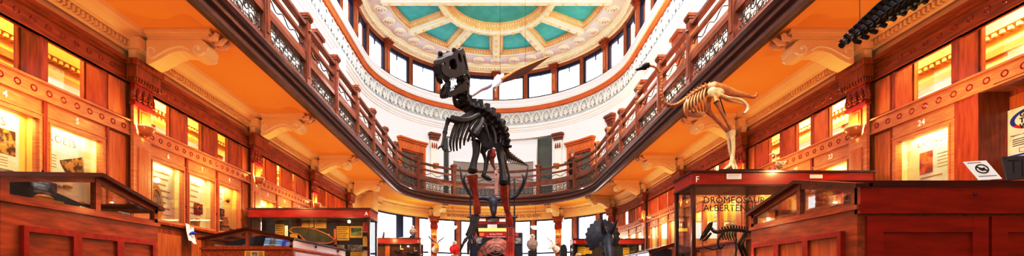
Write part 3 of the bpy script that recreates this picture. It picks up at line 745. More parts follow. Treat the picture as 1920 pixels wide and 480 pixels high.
# ------------------------------------------------------------------ desk cases with a ridged glass lid
ZBODY, ZEDGE, ZRIDGE = 1.29, 1.40, 1.545
def desk(name, label, fn, L, D, front=False, rid=.5, npan=3, lidmat='dark', ends=(0,), sidemat=None):
    """fn(u, v, z): u across the gable (0..L), v back from the gable (0..D)"""
    r = L*rid
    t = thing(name, label, 'display case', fn(L/2, D/2, 0), None)
    b = MB().box((0, 0, 0), (L, D, ZBODY-.02), fn).box((-.03, -.03, 0), (L+.03, D, .12), fn)
    b.box((-.015, -.015, ZBODY-.03), (L+.015, D, ZBODY), fn)
    obj('body', b, M['oak_desk'], t)
    pw = (L - .16) / npan
    for i in range(npan):
        u0, u1 = .10 + i*pw + .03, .10 + (i+1)*pw - .03; z0, z1 = .22, ZBODY-.19
        p = MB().box((u0, -.012, z0), (u1, .01, z1), fn)
        pn_ = obj('raised_panel', p, M['oak_orange'] if front else M['oak_desk'], t)  # lit gable gets paler panels; the darker copy paints shade elsewhere
        fr_ = MB()
        for (x0, x1, y0, y1) in ((u0-.03, u1+.03, z1, z1+.035), (u0-.03, u1+.03, z0-.035, z0), (u0-.03, u0, z0, z1), (u1, u1+.03, z0, z1)):
            fr_.box((x0, -.03, y0), (x1, .005, y1), fn)
        obj('panel_moulding', fr_, M['mahog'], pn_)
    fr_ = MB()
    g = .035
    def slope(u): return lerp(ZEDGE, ZRIDGE, u/r) if u <= r else lerp(ZRIDGE, ZEDGE, (u-r)/(L-r))
    for v0, v1 in ((0, .04), (D-.04, D)):
        fr_.box((.002, v0+.002, ZBODY), (L-.002, v1-.002, ZBODY+.02), fn)
        fr_.box((0, v0, ZBODY), (g*1.4, v1, ZEDGE+.01), fn); fr_.box((L-g, v0, ZBODY), (L, v1, ZEDGE+.01), fn); fr_.box((r-.02, v0, ZBODY), (r+.02, v1, ZRIDGE-.01), fn)
        fr_.prism([(.001,ZEDGE-.03),(r,ZRIDGE-.04),(L,ZEDGE-.03),(L-.001,ZEDGE+.01),(r,ZRIDGE),(.001,ZEDGE+.01)], lambda x, y, h: fn(x, h, y), v0+.004, v1-.004)
    if not front: fr_.box((.004, .006, ZBODY), (.036, D-.006, ZEDGE), fn)
    fr_.box((L-.04, 0, ZBODY), (L, D, ZBODY+.03), fn)
    fr_.box((L-.03, 0, ZEDGE-.03), (L, D, ZEDGE), fn)
    obj('gable_frame', fr_, M['oak_desk'], t)
    ld = MB()
    lidp = [(-.035,ZEDGE-.005),(r,ZRIDGE+.0),(L+.035,ZEDGE-.005),(L+.035,ZEDGE+.02),(r,ZRIDGE+.028),(-.035,ZEDGE+.02)]
    f3 = lambda x, y, h: fn(x, h, y)
    ld.prism(lidp, f3, -.035, .07); ld.prism(lidp, f3, D-.07, D)
    for u0, u1 in ((-.035, .05), (r-.045, r+.045), (L-.05, L+.035)):
        ld.prism([(u0, slope(max(0,min(L,u0)))), (u1, slope(max(0,min(L,u1)))), (u1, slope(max(0,min(L,u1)))+.026), (u0, slope(max(0,min(L,u0)))+.026)], f3, .05, D-.05)
    obj('lid_frame', ld, M['mahog_dark'], t)
    gl = MB().prism([(.04,ZEDGE+.012),(r,ZRIDGE+.014),(L-.04,ZEDGE+.012),(L-.04,ZEDGE+.018),(r,ZRIDGE+.02),(.04,ZEDGE+.018)], f3, .06, D-.06)
    obj('lid_glass', gl, M['vitrine'], t)
    ib = MB().prism([(.05,ZBODY),(.05,slope(.05)-.01),(r,ZRIDGE-.02),(L-.05,slope(L-.05)-.01),(L-.05,ZBODY)], f3, .50, .515)
    obj('shade_board', ib, M['navy'] if sidemat else M['black'], t)  # dark board added to stand for the shaded case interior
    e = .018
    obj('gable_glass', MB().add([fn(.05,e,ZBODY+.02), fn(r-.02,e,ZBODY+.02), fn(r-.02,e,ZRIDGE-.04), fn(.05,e,slope(.05)-.03)], [(0,1,2,3)]).add([fn(r+.02,e,ZBODY+.02), fn(L-.03,e,ZBODY+.02), fn(L-.03,e,slope(L-.03)-.03), fn(r+.02,e,ZRIDGE-.04)], [(0,1,2,3)]), M['vitrine'], t)
    if front:  # same oak in shade: drawer and doors painted deep red for it
        obj('drawer', MB().box((-.026, .0, 1.232), (.02, D, ZEDGE), fn), M['mahog'], t)
        lk = obj('lock', MB().ball(fn(-.02, .72, 1.355), .016, None, 8, 5), M['mahog_dark'], t)
        n = 3; w = (D-.05)/3.6
        for i in range(3):
            v0 = .05 + i*(w+.02); v1 = v0 + w; z0, z1 = .18, 1.215
            d = MB()
            d.box((-.018, v0+.1, z0), (.009, v1-.1, z0+.1), fn).box((-.018, v0+.1, z1-.1), (.009, v1-.1, z1), fn).box((-.02, v0, z0), (.01, v0+.1, z1), fn).box((-.02, v1-.1, z0), (.01, v1, z1), fn)
            dr = obj('door', d, M['mahog'], t)
            obj('door_panel', MB().box((-.006, v0+.1, z0+.1), (.01, v1-.1, z1-.1), fn), M['mahog'], dr)
    else:
        obj('long_side_rail', MB().box((L-.005, .05, ZBODY-.30), (L+.02, D, ZBODY-.06), fn), M['slope'] if sidemat else M['oak_desk'], t)
        if sidemat:
            obj('sheen_side', MB().box((L, .0, ZBODY+.0), (L+.012, D, ZEDGE-.01), fn), M['slope'], t)  # pale reflection along the long side painted as a bright strip
            for q in (.35, .8): obj('lock', MB().ball(fn(L+.02, D*q, ZEDGE-.04), .02, None, 6, 4), M['ink'], t)
    return t
XL, XR = -2.88, 2.22
dl = desk('desk_case', 'oak desk case standing by wall cases 4 and 5, three raised panels on its gable', lambda u, v, z: Vector((XL - v, 2.57 + u, z)), 1.20, 2.10, rid=.53)
dr_ = desk('desk_case', 'oak desk case, front shade painted red, locked drawer and a gable of three panels', lambda u, v, z: Vector((XR + v, 2.875 + u, z)), 1.185, 2.80, True, rid=.47)
d2 = desk('desk_case', 'low oak desk case with blue booklets, standing in front of tall case A', lambda u, v, z: Vector((-4.22 + u, 6.4 + v, z)), 1.29, 2.25, rid=.5, lidmat='slope', sidemat=True)
d3 = desk('desk_case', 'low desk case with painted sheen edge, just visible beyond the foot of tall case F', lambda u, v, z: Vector((3.95 - u, 9.0 + v, z)), .95, 2.2, rid=.5, lidmat='slope', sidemat=True)
def PX(px, py, X):
    Y = F*(X - CAMX)/(px - 927); return Vector((X, Y, (529-py)/F*Y + CAMZ))
def card(name, lab, cat, c, ax, w, h, m, group=None, up=(0,0,1), th=.006, lines=0, inkm='ink', frame=None):
    """flat rectangular card centred at c; ax = reading direction"""
    c, ax, up = Vector(c), Vector(ax).normalized(), Vector(up).normalized(); nr = ax.cross(up)
    f = lambda x, y, z: c + ax*x + up*y + nr*z
    t = thing(name, lab, cat, c, group)
    obj('sheet', MB().box((-w/2,-h/2,0), (w/2,h/2,th), f), M[m], t)
    if lines:
        b = MB()
        for i in range(lines):
            y = h/2 - h*(i+1)/(lines+1); q = w*(.40 - .08*((i*7) % 3))
            b.box((-w*.40, y-h*.018/1, th), (q, y+h*.018, th+.001), f)
        obj('print_lines', b, M[inkm], t)
    return t, f, th
def isl(lab): return lab
# things inside the near desk case on the yellow wall side
card('specimen_label', 'leaning white label card behind yellow specimen box in the oak desk case', 'label card', PX(84, 352, XL-.30), (0,1,0), .16, .09, 'paper_grey', lines=3)
t = thing('specimen_box', 'open yellow specimen box in the glass gable of the oak desk case', 'box', PX(82, 372, XL-.16))
c = PX(82, 369, XL-.16); c.z = 1.292
obj('tray', MB().box(c + Vector((-.05,-.08,0)), c + Vector((.05,.09,.05))), M['paper_y'], t)
obj('mineral', MB().ball(c + Vector((0,0,.06)), (.04,.06,.025), None, 8, 5), M['amber'], t)
c = PX(205, 392, XL-.15); c.z = 1.292
t = thing('fossil_dish', 'yellow dish-shaped fossil under the sloping end of the oak desk case', 'fossil', c)
obj('dish', MB().lathe(c, [(.0,.0),(.05,.0),(.075,.045),(.065,.045),(.04,.012),(0,.01)], 16), M['paper_y'], t, True)
obj('rib_pattern', MB().ring(c + Vector((0,0,.03)), (1,0,0), (0,1,0), .066, .006, 16, 4), M['amber'], t)
c = PX(232, 396, XL-.13); c.z = 1.30
card('specimen_label', 'small bright white card beside the yellow dish fossil', 'label card', c + Vector((0,0,.03)), (0,1,0), .11, .045, 'paper', lines=2)
# inside the near desk case on the other side
c = PX(1541, 390, XR+.16); c.z = 1.292
t = thing('orange_fossil', 'glowing orange lumpy fossil on a white tray in the red-fronted desk case', 'fossil', c)
mb = MB()
for i in range(9): mb.ball(c + Vector((random.uniform(-.02,.03), random.uniform(-.045,.045), .05 + random.uniform(0,.10))), (.03,.035,.035), None, 8, 5)
obj('lump', mb, M['amber'], t, True)
obj('tray', MB().box(c + Vector((-.05,-.09,0)), c + Vector((.05,.10,.012))), M['paper'], t)
c = PX(1551, 371, XR+.30) - Vector((0,0,.035))
tt, f, th = card('specimen_label', 'wide cream label with two lines of capitals behind the orange fossil', 'label card', c, (0,-1,0), .29, .075, 'paper', lines=4)
c = PX(1450, 405, XR+.22); c.z = 1.292
t = thing('fossil_slab', 'flat pinkish fossil slab at the far end of the red-fronted desk case', 'fossil', c)
mb = MB()
for i in range(14): mb.ball(c + Vector((random.uniform(-.05,.1), random.uniform(-.16,.16), .025 + .02*random.random())), (.04,.04,.018), None, 7, 4)
obj('slab', MB().box(c + Vector((-.08,-.2,0)), c + Vector((.14,.2,.02))), M['rock'], t); obj('shells', mb, M['bone_tan'], t, True)
# booklets in the desk case in front of case A
for i, (px, py, m, dsc) in enumerate(((474, 447, 'navy', 'dark teal booklet'), (503, 451, 'photo_blue', 'pale blue booklet'), (513, 453, 'paper_grey', 'grey patterned booklet'), (524, 456, 'photo_blue', 'light blue grey booklet'), (536, 458, 'ink_blue', 'bright blue booklet'), (543, 460, 'photo_blue', 'thin pale end booklet'))):
    hb = (.19,.17,.16,.15,.13,.10)[i]; c = P(px, py, 6.72); c.z = 1.296 + hb*.47
    card('booklet', dsc + ' leaning in the low desk case before tall case A', 'booklet', c, (.97,.25,0), .11, hb, m, 'booklets in the low desk case', up=(.05,.35,.93), lines=3 if m != 'navy' else 0)
c = Vector((-3.90, 6.62, 1.31))
single('silver_tray', MB().box(c + Vector((-.22,-.1,0)), c + Vector((.22,.1,.015))).box(c + Vector((-.22,-.1,.015)), c + Vector((-.20,.1,.03))).box(c + Vector((.20,-.1,.015)), c + Vector((.22,.1,.03))), M['slope'], 'flat silver tray in the dark half of the low desk case', 'tray')
tt, f, th = card('desk_label', 'cream label with small dark picture on the gable of the low desk case', 'label card', Vector((-3.46, 6.393, 1.19)), (1,0,0), .28, .10, 'paper_y', lines=0)
obj('picture', MB().box((-.03,-.035,.004), (.04,.03,.008), f), M['paper_grey'], tt); 
b = MB()
for x0 in (-.12, .06):
    for y in (.03,.01,-.01,-.03): b.box((x0,y-.004,.006),(x0+.06,y+.004,.008), f)
obj('print_lines', b, M['ink_tan'], tt)
# ------------------------------------------------------------------ tall glass cases on the cross axis
ZTOP = 2.30
def tall_case(label, x0, x1, y0, y1, letter, back=None, plinth=.75):
    """x0 is the end towards the nave"""
    sg = 1 if x1 > x0 else -1
    xa, xb = min(x0,x1), max(x0,x1)
    t = thing('tall_display_case', label, 'display case', ((x0+x1)/2, (y0+y1)/2, 0))
    obj('plinth', MB().box((xa, y0, 0), (xb, y1, plinth)).box((xa-.02, y0-.02, 0), (xb+.02, y1+.02, .12)), M['mahog'], t)
    obj('header', MB().box((xa, y0, ZTOP-.20), (xb, y1, ZTOP-.02)), M['mahog'], t)
    obj('cornice', MB().box((xa-.02, y0-.02, ZTOP-.025), (xb+.02, y1+.02, ZTOP)).box((xa-.012, y0-.012, ZTOP-.21), (xb+.012, y1+.012, ZTOP-.185)), M['mahog_dark'], t)
    for x in (xa, xb-.05):
        for y in (y0, y1-.05): obj('corner_post', MB().box((x, y, plinth), (x+.05, y+.05, ZTOP-.2)), M['mahog_dark'], t)
    g = MB().box((xa+.05, y0+.015, plinth), (xb-.05, y0+.021, ZTOP-.2)).box((xa+.05, y1-.021, plinth), (xb-.05, y1-.015, ZTOP-.2)).box((x0+sg*.015, y0+.05, plinth), (x0+sg*.021, y1-.05, ZTOP-.2))
    obj('glass', g, M['vitrine'], t)
    if back: obj('back_panel', MB().box((xa+.03, y1-.12, plinth), (xb-.03, y1-.09, ZTOP-.2)), M[back], t)
    if letter:
        lx = x0 + sg*.07
        obj('letter', text(MB(), letter, .115, lambda x, y, h: Vector((lx + x, y0 - h, ZTOP-.155 + y))), M['ink_white'], t)
    return t
YA, YF, YCC, YD = 9.17, 6.10, 15.35, 15.6
tall_case('tall glass case lettered A with a dark back and yellow papers', -2.60, -5.06, YA, YA+.6, 'A', 'black')
tall_case('tall glass case lettered F with a small dinosaur skeleton inside and bird skeletons on top', 2.58, 5.02, YF, YF+.6, 'F', None)
tall_case('glass case lettered C with an owl standing on top', -2.58, -5.06, YCC, YCC+.6, 'C', 'skin_brown')
tall_case('glass case lettered D half hidden behind the horned dinosaur skull', 2.62, 5.06, YD, YD+.6, 'D', 'black')
light('case_lamp', 'AREA', (3.7, YF+.3, 2.08), 5, (1, .72, .36), 1.6, (0,0,0), .3)
light('case_lamp', 'AREA', (-3.8, YA+.2, 2.08), 7, (1, .75, .40), 1.8, (0,0,0), .2)
light('case_lamp', 'AREA', (-3.8, YCC+.2, 2.08), 9, (1, .70, .30), 1.8, (0,0,0), .2)
light('case_lamp', 'AREA', (3.8, YD+.2, 2.08), 8, (1, .80, .45), 1.8, (0,0,0), .2)
# header labels on case F
for px, lab in ((1376, 'white label on the red header of case F below the tall bird skeleton'), (1530, 'white label on the red header of case F below the small bird skeleton')):
    c = P(px, 331, YF-.002)
    card('header_label', lab, 'label card', c, (1,0,0), .20 if px < 1400 else .17, .075 if px < 1400 else .05, 'paper', 'labels on the header of case F', lines=3, inkm='ink_red')
single('glass_lettering', text(text(MB(), 'DROMEOSAUR', .125, lambda x, y, h: P(1318,0,YF-.004) + Vector((x, -h, 0)) - Vector((0,0,P(1318,0,YF-.004).z)) + Vector((0,0,1.86+y)), 'LEFT'), 'ALBERTENSIS', .125, lambda x, y, h: Vector((P(1318,0,YF).x + x, YF-.004-h, 1.755+y)), 'LEFT'), M['ink'], 'dark two-line dinosaur name lettered on the front glass of case F', 'lettering')
# papers in case A (hung on the dark back)
YB = YA + .6 - .125
def PP(px, py): return P(px, py, YB)
def paperA(x0, y0, x1, y1, m, lab, name='paper_panel', lines=0, Y=None, cat='paper', group='papers on the dark back of case A'):
    Yp = Y or YB; a, b = P(x0, y0, Yp), P(x1, y1, Yp); c = (a+b)/2
    return card(name, lab, cat, c, (1,0,0), abs(b.x-a.x), abs(a.z-b.z), m, group, lines=lines)
paperA(516, 420, 533, 441, 'paper_y', 'yellow sheet at the wall end of case A beside a white card', lines=4)
paperA(534, 423, 540, 443, 'paper', 'narrow white card standing in case A', Y=YB-.1)
paperA(566, 416.5, 579, 426, 'paper_y', 'orange yellow sheet above the oval fossil of case A', lines=3)
paperA(580, 416, 588, 426, 'paper_y', 'small yellow sheet right beside the taller orange yellow sheet in case A', lines=2)
paperA(590, 416, 612, 428, 'paper_y', 'wide yellow sheet above the tip of the oval fossil in case A', lines=3)
paperA(544, 439, 558, 447, 'paper_y', 'small yellow label below the rounded end of the oval fossil', lines=2, Y=YB-.06)
paperA(631, 424, 655, 451, 'paper_y', 'large yellow text sheet beside the green picture in case A', lines=7)
tt, f, th = paperA(656, 424, 680, 446, 'paper_y', 'green landscape picture with a yellow border in case A', 'framed_picture', cat='picture')
obj('landscape', MB().box((-.11,-.085,th), (.11,.09,th+.002), f), M['photo_green'], tt)
paperA(652, 459, 680, 471, 'paper_grey', 'grey photograph below the green picture in case A', 'photograph', cat='picture')
paperA(657, 472, 680, 482, 'paper_y', 'yellow label at the foot of the papers in case A', lines=2)
paperA(620, 459, 646, 468, 'rock_grey', 'dim grey tablet under the tip of the oval fossil in case A', 'tablet', cat='tablet')
paperA(626, 429, 632, 464, 'oak_orange', 'orange wooden upright strip between the oval fossil and the large yellow sheet', 'upright_strip', cat='strip')
paperA(612, 439, 618, 443, 'paper', 'tiny white slip above the tip of the oval fossil', lines=0)
S = 1/4.8
ov = [(395,250),(420,228),(470,222),(540,223),(620,238),(700,270),(760,300),(795,330),(785,355),(740,367),(680,366),(600,358),(550,345),(520,325),(495,298),(470,282),(425,276)]
ov = [P(460+x*S, 380+y*S, YB-.06) for x, y in ov]
t = thing('oval_fossil', 'long leaf-shaped greenish fossil slab with an amber rim in case A', 'fossil', sum(ov, Vector())/len(ov))
pts = [(v.x, v.z) for v in ov]
obj('slab', MB().prism(pts, lambda x, z, h: Vector((x, YB-.06+h, z)), 0, .04), M['leafgreen'], t)
obj('rim', MB().tube(smoothpath(ov + [ov[0]], 3), .015, 6), M['amber'], t, True)
for s, x0 in (('OUR FOSSILS... IN QUEBEC', 505), ('NOS FOSSILES... AU QUEBEC', 620)):
    c = P(x0, 420.5, YB-.004)
    single('red_heading', text(MB(), s, .062, lambda x, y, h: c + Vector((x, -h, y)), 'LEFT', bold=.001), M['ink_red'], 'dim red heading over the %s papers on the back of case A' % ('wall end' if x0 < 600 else 'letter end'), 'lettering')
for i, (x, z, r, m) in enumerate(((-2.75, 1.95, .045, 'red'), (-2.75, 1.66, .05, 'paper_y'), (-2.75, 1.37, .06, 'bone_pale'))):
    p = Vector((x, YA+.22+.06*i, z-.5+.0))
    t = thing('specimen_jar', ('red capped', 'yellow', 'pale')[i] + ' specimen jar seen through the end glass of case A', 'jar', p)
    obj('jar', MB().lathe(Vector((x, YA+.2, z)), [(0,-.12),(r,-.12),(r,.05),(r*.6,.08),(r*.6,.1)], 12), M[m], t, True)
    obj('lid', MB().lathe(Vector((x, YA+.2, z)), [(r*.65,.09),(r*.65,.13),(0,.13)], 12), M['ink'], t)
    obj('glass_shelf', MB().box((-2.84, YA+.06, z-.135), (-2.66, YA+.36, z-.122)), M['slope'], t)
# contents of case C and D
YB2 = YCC + .46
t = thing('upright_tablet', 'orange wooden upright board inside case C', 'board', P(725, 470, YB2-.05))
obj('face', MB().box(P(722, 482, YB2-.06), P(731, 460, YB2-.03)), M['amber'], t); obj('moulding', MB().tube([P(722,482,YB2-.07), P(722,460.5,YB2-.07), P(731,460.5,YB2-.07), P(731,482,YB2-.07)], .012, 5), M['oak'], t)
for i, (px, py, w, lab) in enumerate(((746, 472, .22, 'dark spiky crab-like fossil nearer the upright board in case C'), (772, 475, .38, 'longer dark crab-like fossil at the glass corner of case C'))):
    c = P(px, py, YB2-.12); t = thing('dark_fossil', lab, 'fossil', c)
    obj('shell', MB().ball(c, (w*.45,.06,.07), None, 10, 6), M['bone_blue'], t, True)
    for k in range(6): obj('spike', bone(MB(), [c + Vector((w*(-.4+.16*k),-.02,-.02)), c + Vector((w*(-.55+.22*k),-.06,.02+.06*(k%2))), c + Vector((w*(-.65+.26*k),-.05,-.10))], [.02,.014,.005], 5, 2), M['bone_blue'], t)
    e = P(px+5, py-5, YB2-.2)
    obj('white_bracket', MB().box(e + Vector((-.01,-.01,0)), e + Vector((.012,.01,.13))).box(e + Vector((-.01,-.01,-.02)), e + Vector((.10,.01,.02))), M['paper'], t)
YB3 = YD + .47
for x0,y0,x1,y1,m,lab in ((1083,462,1098,478,'paper_y','yellow card in case D nearest its lettered corner'), (1098,464,1110,476,'paper_y','second yellow card in case D beside the frill'), (1080,474,1084,482,'paper','slim white slip in case D'), (1182,462,1196,478,'photo_green','green card in case D at its wall end'), (1168,464,1180,478,'paper_y','pale yellow card in case D past the horned skull')):
    paperA(x0,y0,x1,y1,m,lab,lines=3,Y=YB3, group='cards in case D')
c = P(1085, 478, YB3-.2)
single('white_skull', MB().ball(c, (.10,.08,.07), None, 10, 6).ball(c + Vector((-.08,-.03,-.02)), (.06,.05,.05), None, 8, 5), M['bone_pale'], 'small white skull in case D near its lettered corner', 'skull', smooth=True)
# ------------------------------------------------------------------ posters and fossils inside the wall cases
def wposter(side, b, k, title, x, z, w, h, m, lab, size=.07, lines=6, cat='poster', tm='ink_tan', name='case_poster'):
    sg = 1 if side == 'L' else -1
    s0 = PIL[b] + OFFB(side, b)[k] + WID/2; d = -.160 if b < 4 else -.13
    c = RM[side](s0 + sg*x, d, z)
    ax = Vector((0,1,0)) if side == 'L' else Vector((0,-1,0))
    if s0 > YC: ax = (RM[side](s0-.01, d, z) - RM[side](s0+.01, d, z)).normalized()
    tt, f, th = card(name, lab, cat, c, ax, w, h, m, lines=lines, inkm='line_tan')
    if title: obj('title', text(MB(), title, size, lambda a, y, hh: f(a, h/2 - size*1.05 + y, th+.001)), M[tm], tt)
    return tt, f, th
tt, f, th = wposter('L',0,1,'LOSS',.02,2.2,.56,.84,'paper','tall cream poster with a map picture in wall case 4', .13, 0)
obj('map_picture', MB().box((-.24,-.02,th),(.24,.25,th+.003), f), M['photo_brown'], tt); obj('dark_photograph', MB().box((-.1,-.38,th),(.22,-.18,th+.004), f), M['paper_grey'], tt)
b = MB()
for i in range(4): b.box((-.22,-.06-.03*i,th),(.16,-.052-.03*i,th+.002), f)
obj('print_lines', b, M['line_tan'], tt)
tt, f, th = wposter('L',0,2,'KOESS',-.02,2.2,.60,.84,'paper','pale poster with a tan block diagram in wall case 5', .13, 0)
obj('block_diagram', MB().add([f(-.03,.08,th+.002),f(.08,-.09,th+.002),f(.29,-.01,th+.002),f(.28,.20,th+.002)],[(0,1,2,3)]).add([f(-.03,.08,th+.002),f(-.02,.04,th+.002),f(.085,-.13,th+.002),f(.08,-.09,th+.002)],[(0,1,2,3)]), M['photo_brown'], tt)
b = MB()
for i in range(5): b.box((-.27,.12-.035*i,th),(-.07,.128-.035*i,th+.002), f)
obj('print_lines', b, M['line_tan'], tt)
def case_thing(side, b, k, x, z, d=-.10):
    sg = 1 if side == 'L' else -1
    return RM[side](PIL[b] + OFFB(side, b)[k] + WID/2 + sg*x, d, z)
for i, (x, z) in enumerate(((-.12,1.95),(.02,1.97),(-.2,1.82),(.22,1.80))):
    c = case_thing('L',0,2,x,z,-.125)
    t = thing('trilobite_fossil', ('oval tan fossil', 'upper oval tan fossil', 'low tan fossil', 'tan fossil by the corner')[i] + ' mounted low in wall case 5' + ('', ' under the block diagram', ' at its near corner', ' of the far side')[i], 'fossil', c)
    obj('shell', MB().ball(c, (.02,.06,.025), None, 10, 6), M['amber'], t, True); obj('ridge', MB().tube([c + Vector((.018,-.05,0)), c + Vector((.024,0,.004)), c + Vector((.018,.05,0))], .006, 5), M['bone_tan'], t)
tt, f, th = wposter('L',1,0,'FOSSILS',.05,2.25,.55,.74,'paper','cream text poster behind the golden slab in wall case 6', .10, 7)
c = case_thing('L',1,0,-.15,2.03,-.10)
t = thing('golden_slab', 'large golden egg-shaped fossil slab in wall case 6', 'fossil', c)
sl = [(.17*math.cos(a)*(1-.15*math.sin(a)), .30*math.sin(a)) for a in [2*PI*i/20 for i in range(20)]]
obj('slab', MB().prism(sl, lambda x, z, h: c + Vector((h, x, z)), -.02, .02), M['gold'], t)
obj('swirl', MB().tube([c + Vector((.024, .11*math.cos(i*.5)*(1-i/30), .22*math.sin(i*.5)*(1-i/30))) for i in range(26)], .012, 5), M['bone_pale'], t)
tt, f, th = wposter('L',1,1,'ERAS',.0,2.25,.5,.7,'paper','pale poster on the back of wall case 7', .10, 6)
for i, (x, z, lab) in enumerate(((.12,2.1,'square brown fossil plate on the back of wall case 7'), (-.18,1.90,'small black fossil at the near side of wall case 7'), (-.05,1.86,'small grey fossil beside a yellow one in wall case 7'))):
    c = case_thing('L',1,1,x,z,-.13); t = thing('fossil_plate', lab, 'fossil', c); r = (.09,.04,.035)[i]
    obj('matrix', MB().box(c - Vector((.02,r,r)), c + Vector((.02,r,r))), M['bone_red'] if i == 0 else M['rock_grey'], t); obj('imprint', MB().ring(c + Vector((.022,0,0)), (0,1,0), (0,0,1), r*.55, .008, 10, 4), M['bone_tan'], t)
c = case_thing('L',1,1,.04,1.83,-.10)
single('yellow_fossil', MB().ball(c, (.04,.05,.10), None, 8, 6).ball(c + Vector((0,.04,.06)), (.03,.04,.04), None, 8, 5), M['amber'], 'upright yellow fossil on the floor of wall case 7', 'fossil', smooth=True)
tt, f, th = wposter('L',1,2,'LIFE',-.1,2.3,.4,.6,'paper','narrow pale poster in wall case 8', .09, 5)
for i, (x, z, r, m, lab) in enumerate(((-.02,2.14,.065,'bone_blue','dark square picture in the middle of wall case 8'), (-.2,1.93,.10,'bone_blue','dark mottled fossil block at the near side of wall case 8'))):
    c = case_thing('L',1,2,x,z,-.13); t = thing('fossil_plate', lab, 'fossil', c)
    obj('matrix', MB().box(c - Vector((.02,r,r)), c + Vector((.02,r,r))), M[m], t); obj('imprint', MB().ring(c + Vector((.022,0,0)), (0,1,0), (0,0,1), r*.5, .01, 10, 4), M['bone_tan'], t)
c = case_thing('L',1,2,.02,1.74,-.09); t = thing('terracotta_jar', 'slim terracotta jar standing in wall case 8', 'jar', c)
obj('body', MB().lathe(c, [(0,0),(.06,.0),(.08,.12),(.07,.22),(.045,.28),(.055,.31),(.0,.30)], 14), M['terracotta'], t, True); obj('band', MB().lathe(c, [(.082,.11),(.084,.13),(.082,.15)], 14), M['bone_red'], t)
c = case_thing('L',1,2,.2,1.75,-.09); single('red_fossil', MB().ball(c + Vector((0,0,.05)), (.06,.09,.06), None, 8, 6).ball(c + Vector((0,-.06,.09)), (.04,.04,.04), None, 8, 5), M['bone_red'], 'lumpy red fossil beside the terracotta jar in wall case 8', 'fossil', smooth=True)
c = case_thing('L',1,2,.14,2.4,-.10); single('hanging_shell', MB().ball(c, (.03,.05,.05), None, 8, 6).tube([c, c + Vector((0,-.06,.0))], .012, 5), M['amber'], 'small orange shell fixed high in wall case 8', 'fossil', smooth=True)
tt, f, th = wposter('R',0,2,'EXTINCTION',.05,2.25,.52,.74,'paper','pale extinction poster with a red landscape picture in wall case 24', .095, 0)
obj('landscape_picture', MB().box((-.25,-.08,th),(-.08,.19,th+.003), f), M['photo_red'], tt)
b = MB()
for i in range(5): b.box((-.02,.12-.04*i,th),(.22,.128-.04*i,th+.002), f)
b.box((-.24,-.14,th),(.04,-.125,th+.002), f)
obj('print_lines', b, M['line_tan'], tt)
for i, x in enumerate((-.02, .2)):
    c = case_thing('R',0,2,x,1.86,-.10); single('brown_shell', MB().ball(c, (.04,.06,.05), None, 8, 6).ball(c + Vector((0,.03,.03)), (.03,.03,.03), None, 7, 5), M['bone_tan'], ('brown shell nearer the red picture', 'brown shell at the bright side')[i] + ' in wall case 24', 'fossil', smooth=True)
for (b_, k_, lab) in ((1,0,'white poster in the wall case numbered 23'), (1,1,'pale poster behind the glass of case F, nearer wall case'), (1,2,'pale poster behind the glass of case F, farther wall case'), (2,1,'pale poster in the second wall case past the edge of case F'), (2,2,'pale poster in the third wall case past the edge of case F'), (3,0,'poster in the nearest pale wall case above case D'), (3,1,'poster in the middle pale wall case above case D'), (3,2,'poster in the farthest straight-wall case above case D'), (4,0,'poster in the nearest curved wall case'), (4,1,'poster in the middle curved wall case'), (4,2,'poster in the farthest curved wall case')):
    wposter('R', b_, k_, '', 0, 2.25, .46, .66, 'paper', lab, lines=6)
for i, (x, z) in enumerate(((-.05,1.95),(.2,2.05))):
    c = case_thing('R',2,0,x,z,-.10); t = thing('white_figure', ('white upright figure', 'taller white winged figure')[i] + ' in the first wall case past the edge of case F', 'figure', c)
    obj('trunk', MB().lathe(c, [(0,-.09),(.05,-.09),(.035,-.05),(.05,.06),(.03,.12),(0,.13)], 10), M['paper'], t, True); obj('head', MB().ball(c + Vector((0,0,.16)), .035, None, 8, 6), M['paper'], t, True); obj('wing', MB().tube([c + Vector((0,0,.08)), c + Vector((0,-.09,.14)), c + Vector((0,-.12,-.05))], [.03,.03,.008], 6), M['paper'], t, True)
for b_, k_, lab in ((2,0,'poster in the wall case nearest beyond pilaster over case A'), (2,1,'poster in the middle wall case peeping over case A'), (2,2,'poster in the farthest wall case peeping over case A')):
    wposter('L', b_, k_, '', 0, 2.3, .46, .6, 'paper', lab, lines=6)
# planked closet beside wall case 24: posters; cards on the red-fronted desk case
X_PL = W + .28
c = PX(1916, 246, X_PL - .012)
fX = lambda x, y, h: Vector((X_PL - .012 - h, c.y - x, c.z + y))
t = thing('workshop_poster', 'white workshop poster with a blue and red ring on the planked wall', 'poster', c)
obj('sheet', MB().box((-.13,-.26,0),(.40,.26,.004), fX), M['paper'], t)
rg, rr_ = MB(), MB()
for i in range(40):
    a, b2 = 2*PI*i/40, 2*PI*(i+1)/40; q = lambda a, s: fX(.13 + .235*s*math.cos(a), .125 + .115*s*math.sin(a), .006)
    (rr_ if PI*1.1 < a < PI*1.9 else rg).add([q(a,1), q(b2,1), q(b2,.82), q(a,.82)], [(0,1,2,3)])
obj('blue_ring', rg, M['ink_blue'], t); obj('red_ring', rr_, M['red'], t)
tx = MB()
for i, s in enumerate(('Graduate', 'Teaching', 'Workshop')): text(tx, s, .072, lambda x, y, h: fX(-.015 + x, .152 - .062*i + y, .008), 'LEFT', bold=.002)
obj('heading', tx, M['ink'], t)
tx = MB(); text(tx, 'Improve your', .028, lambda x, y, h: fX(-.10 + x, -.035 + y, .006), 'LEFT')
for i in range(4): tx.box((-.08,-.075-.022*i,.004),(.30-.03*(i%2),-.068-.022*i,.006), fX)
obj('small_print', tx, M['ink'], t)
obj('red_box', MB().box((-.02,-.175,.004),(.30,-.171,.006), fX).box((-.02,-.215,.004),(.30,-.211,.006), fX).box((-.02,-.215,.004),(-.016,-.171,.006), fX), M['red'], t)
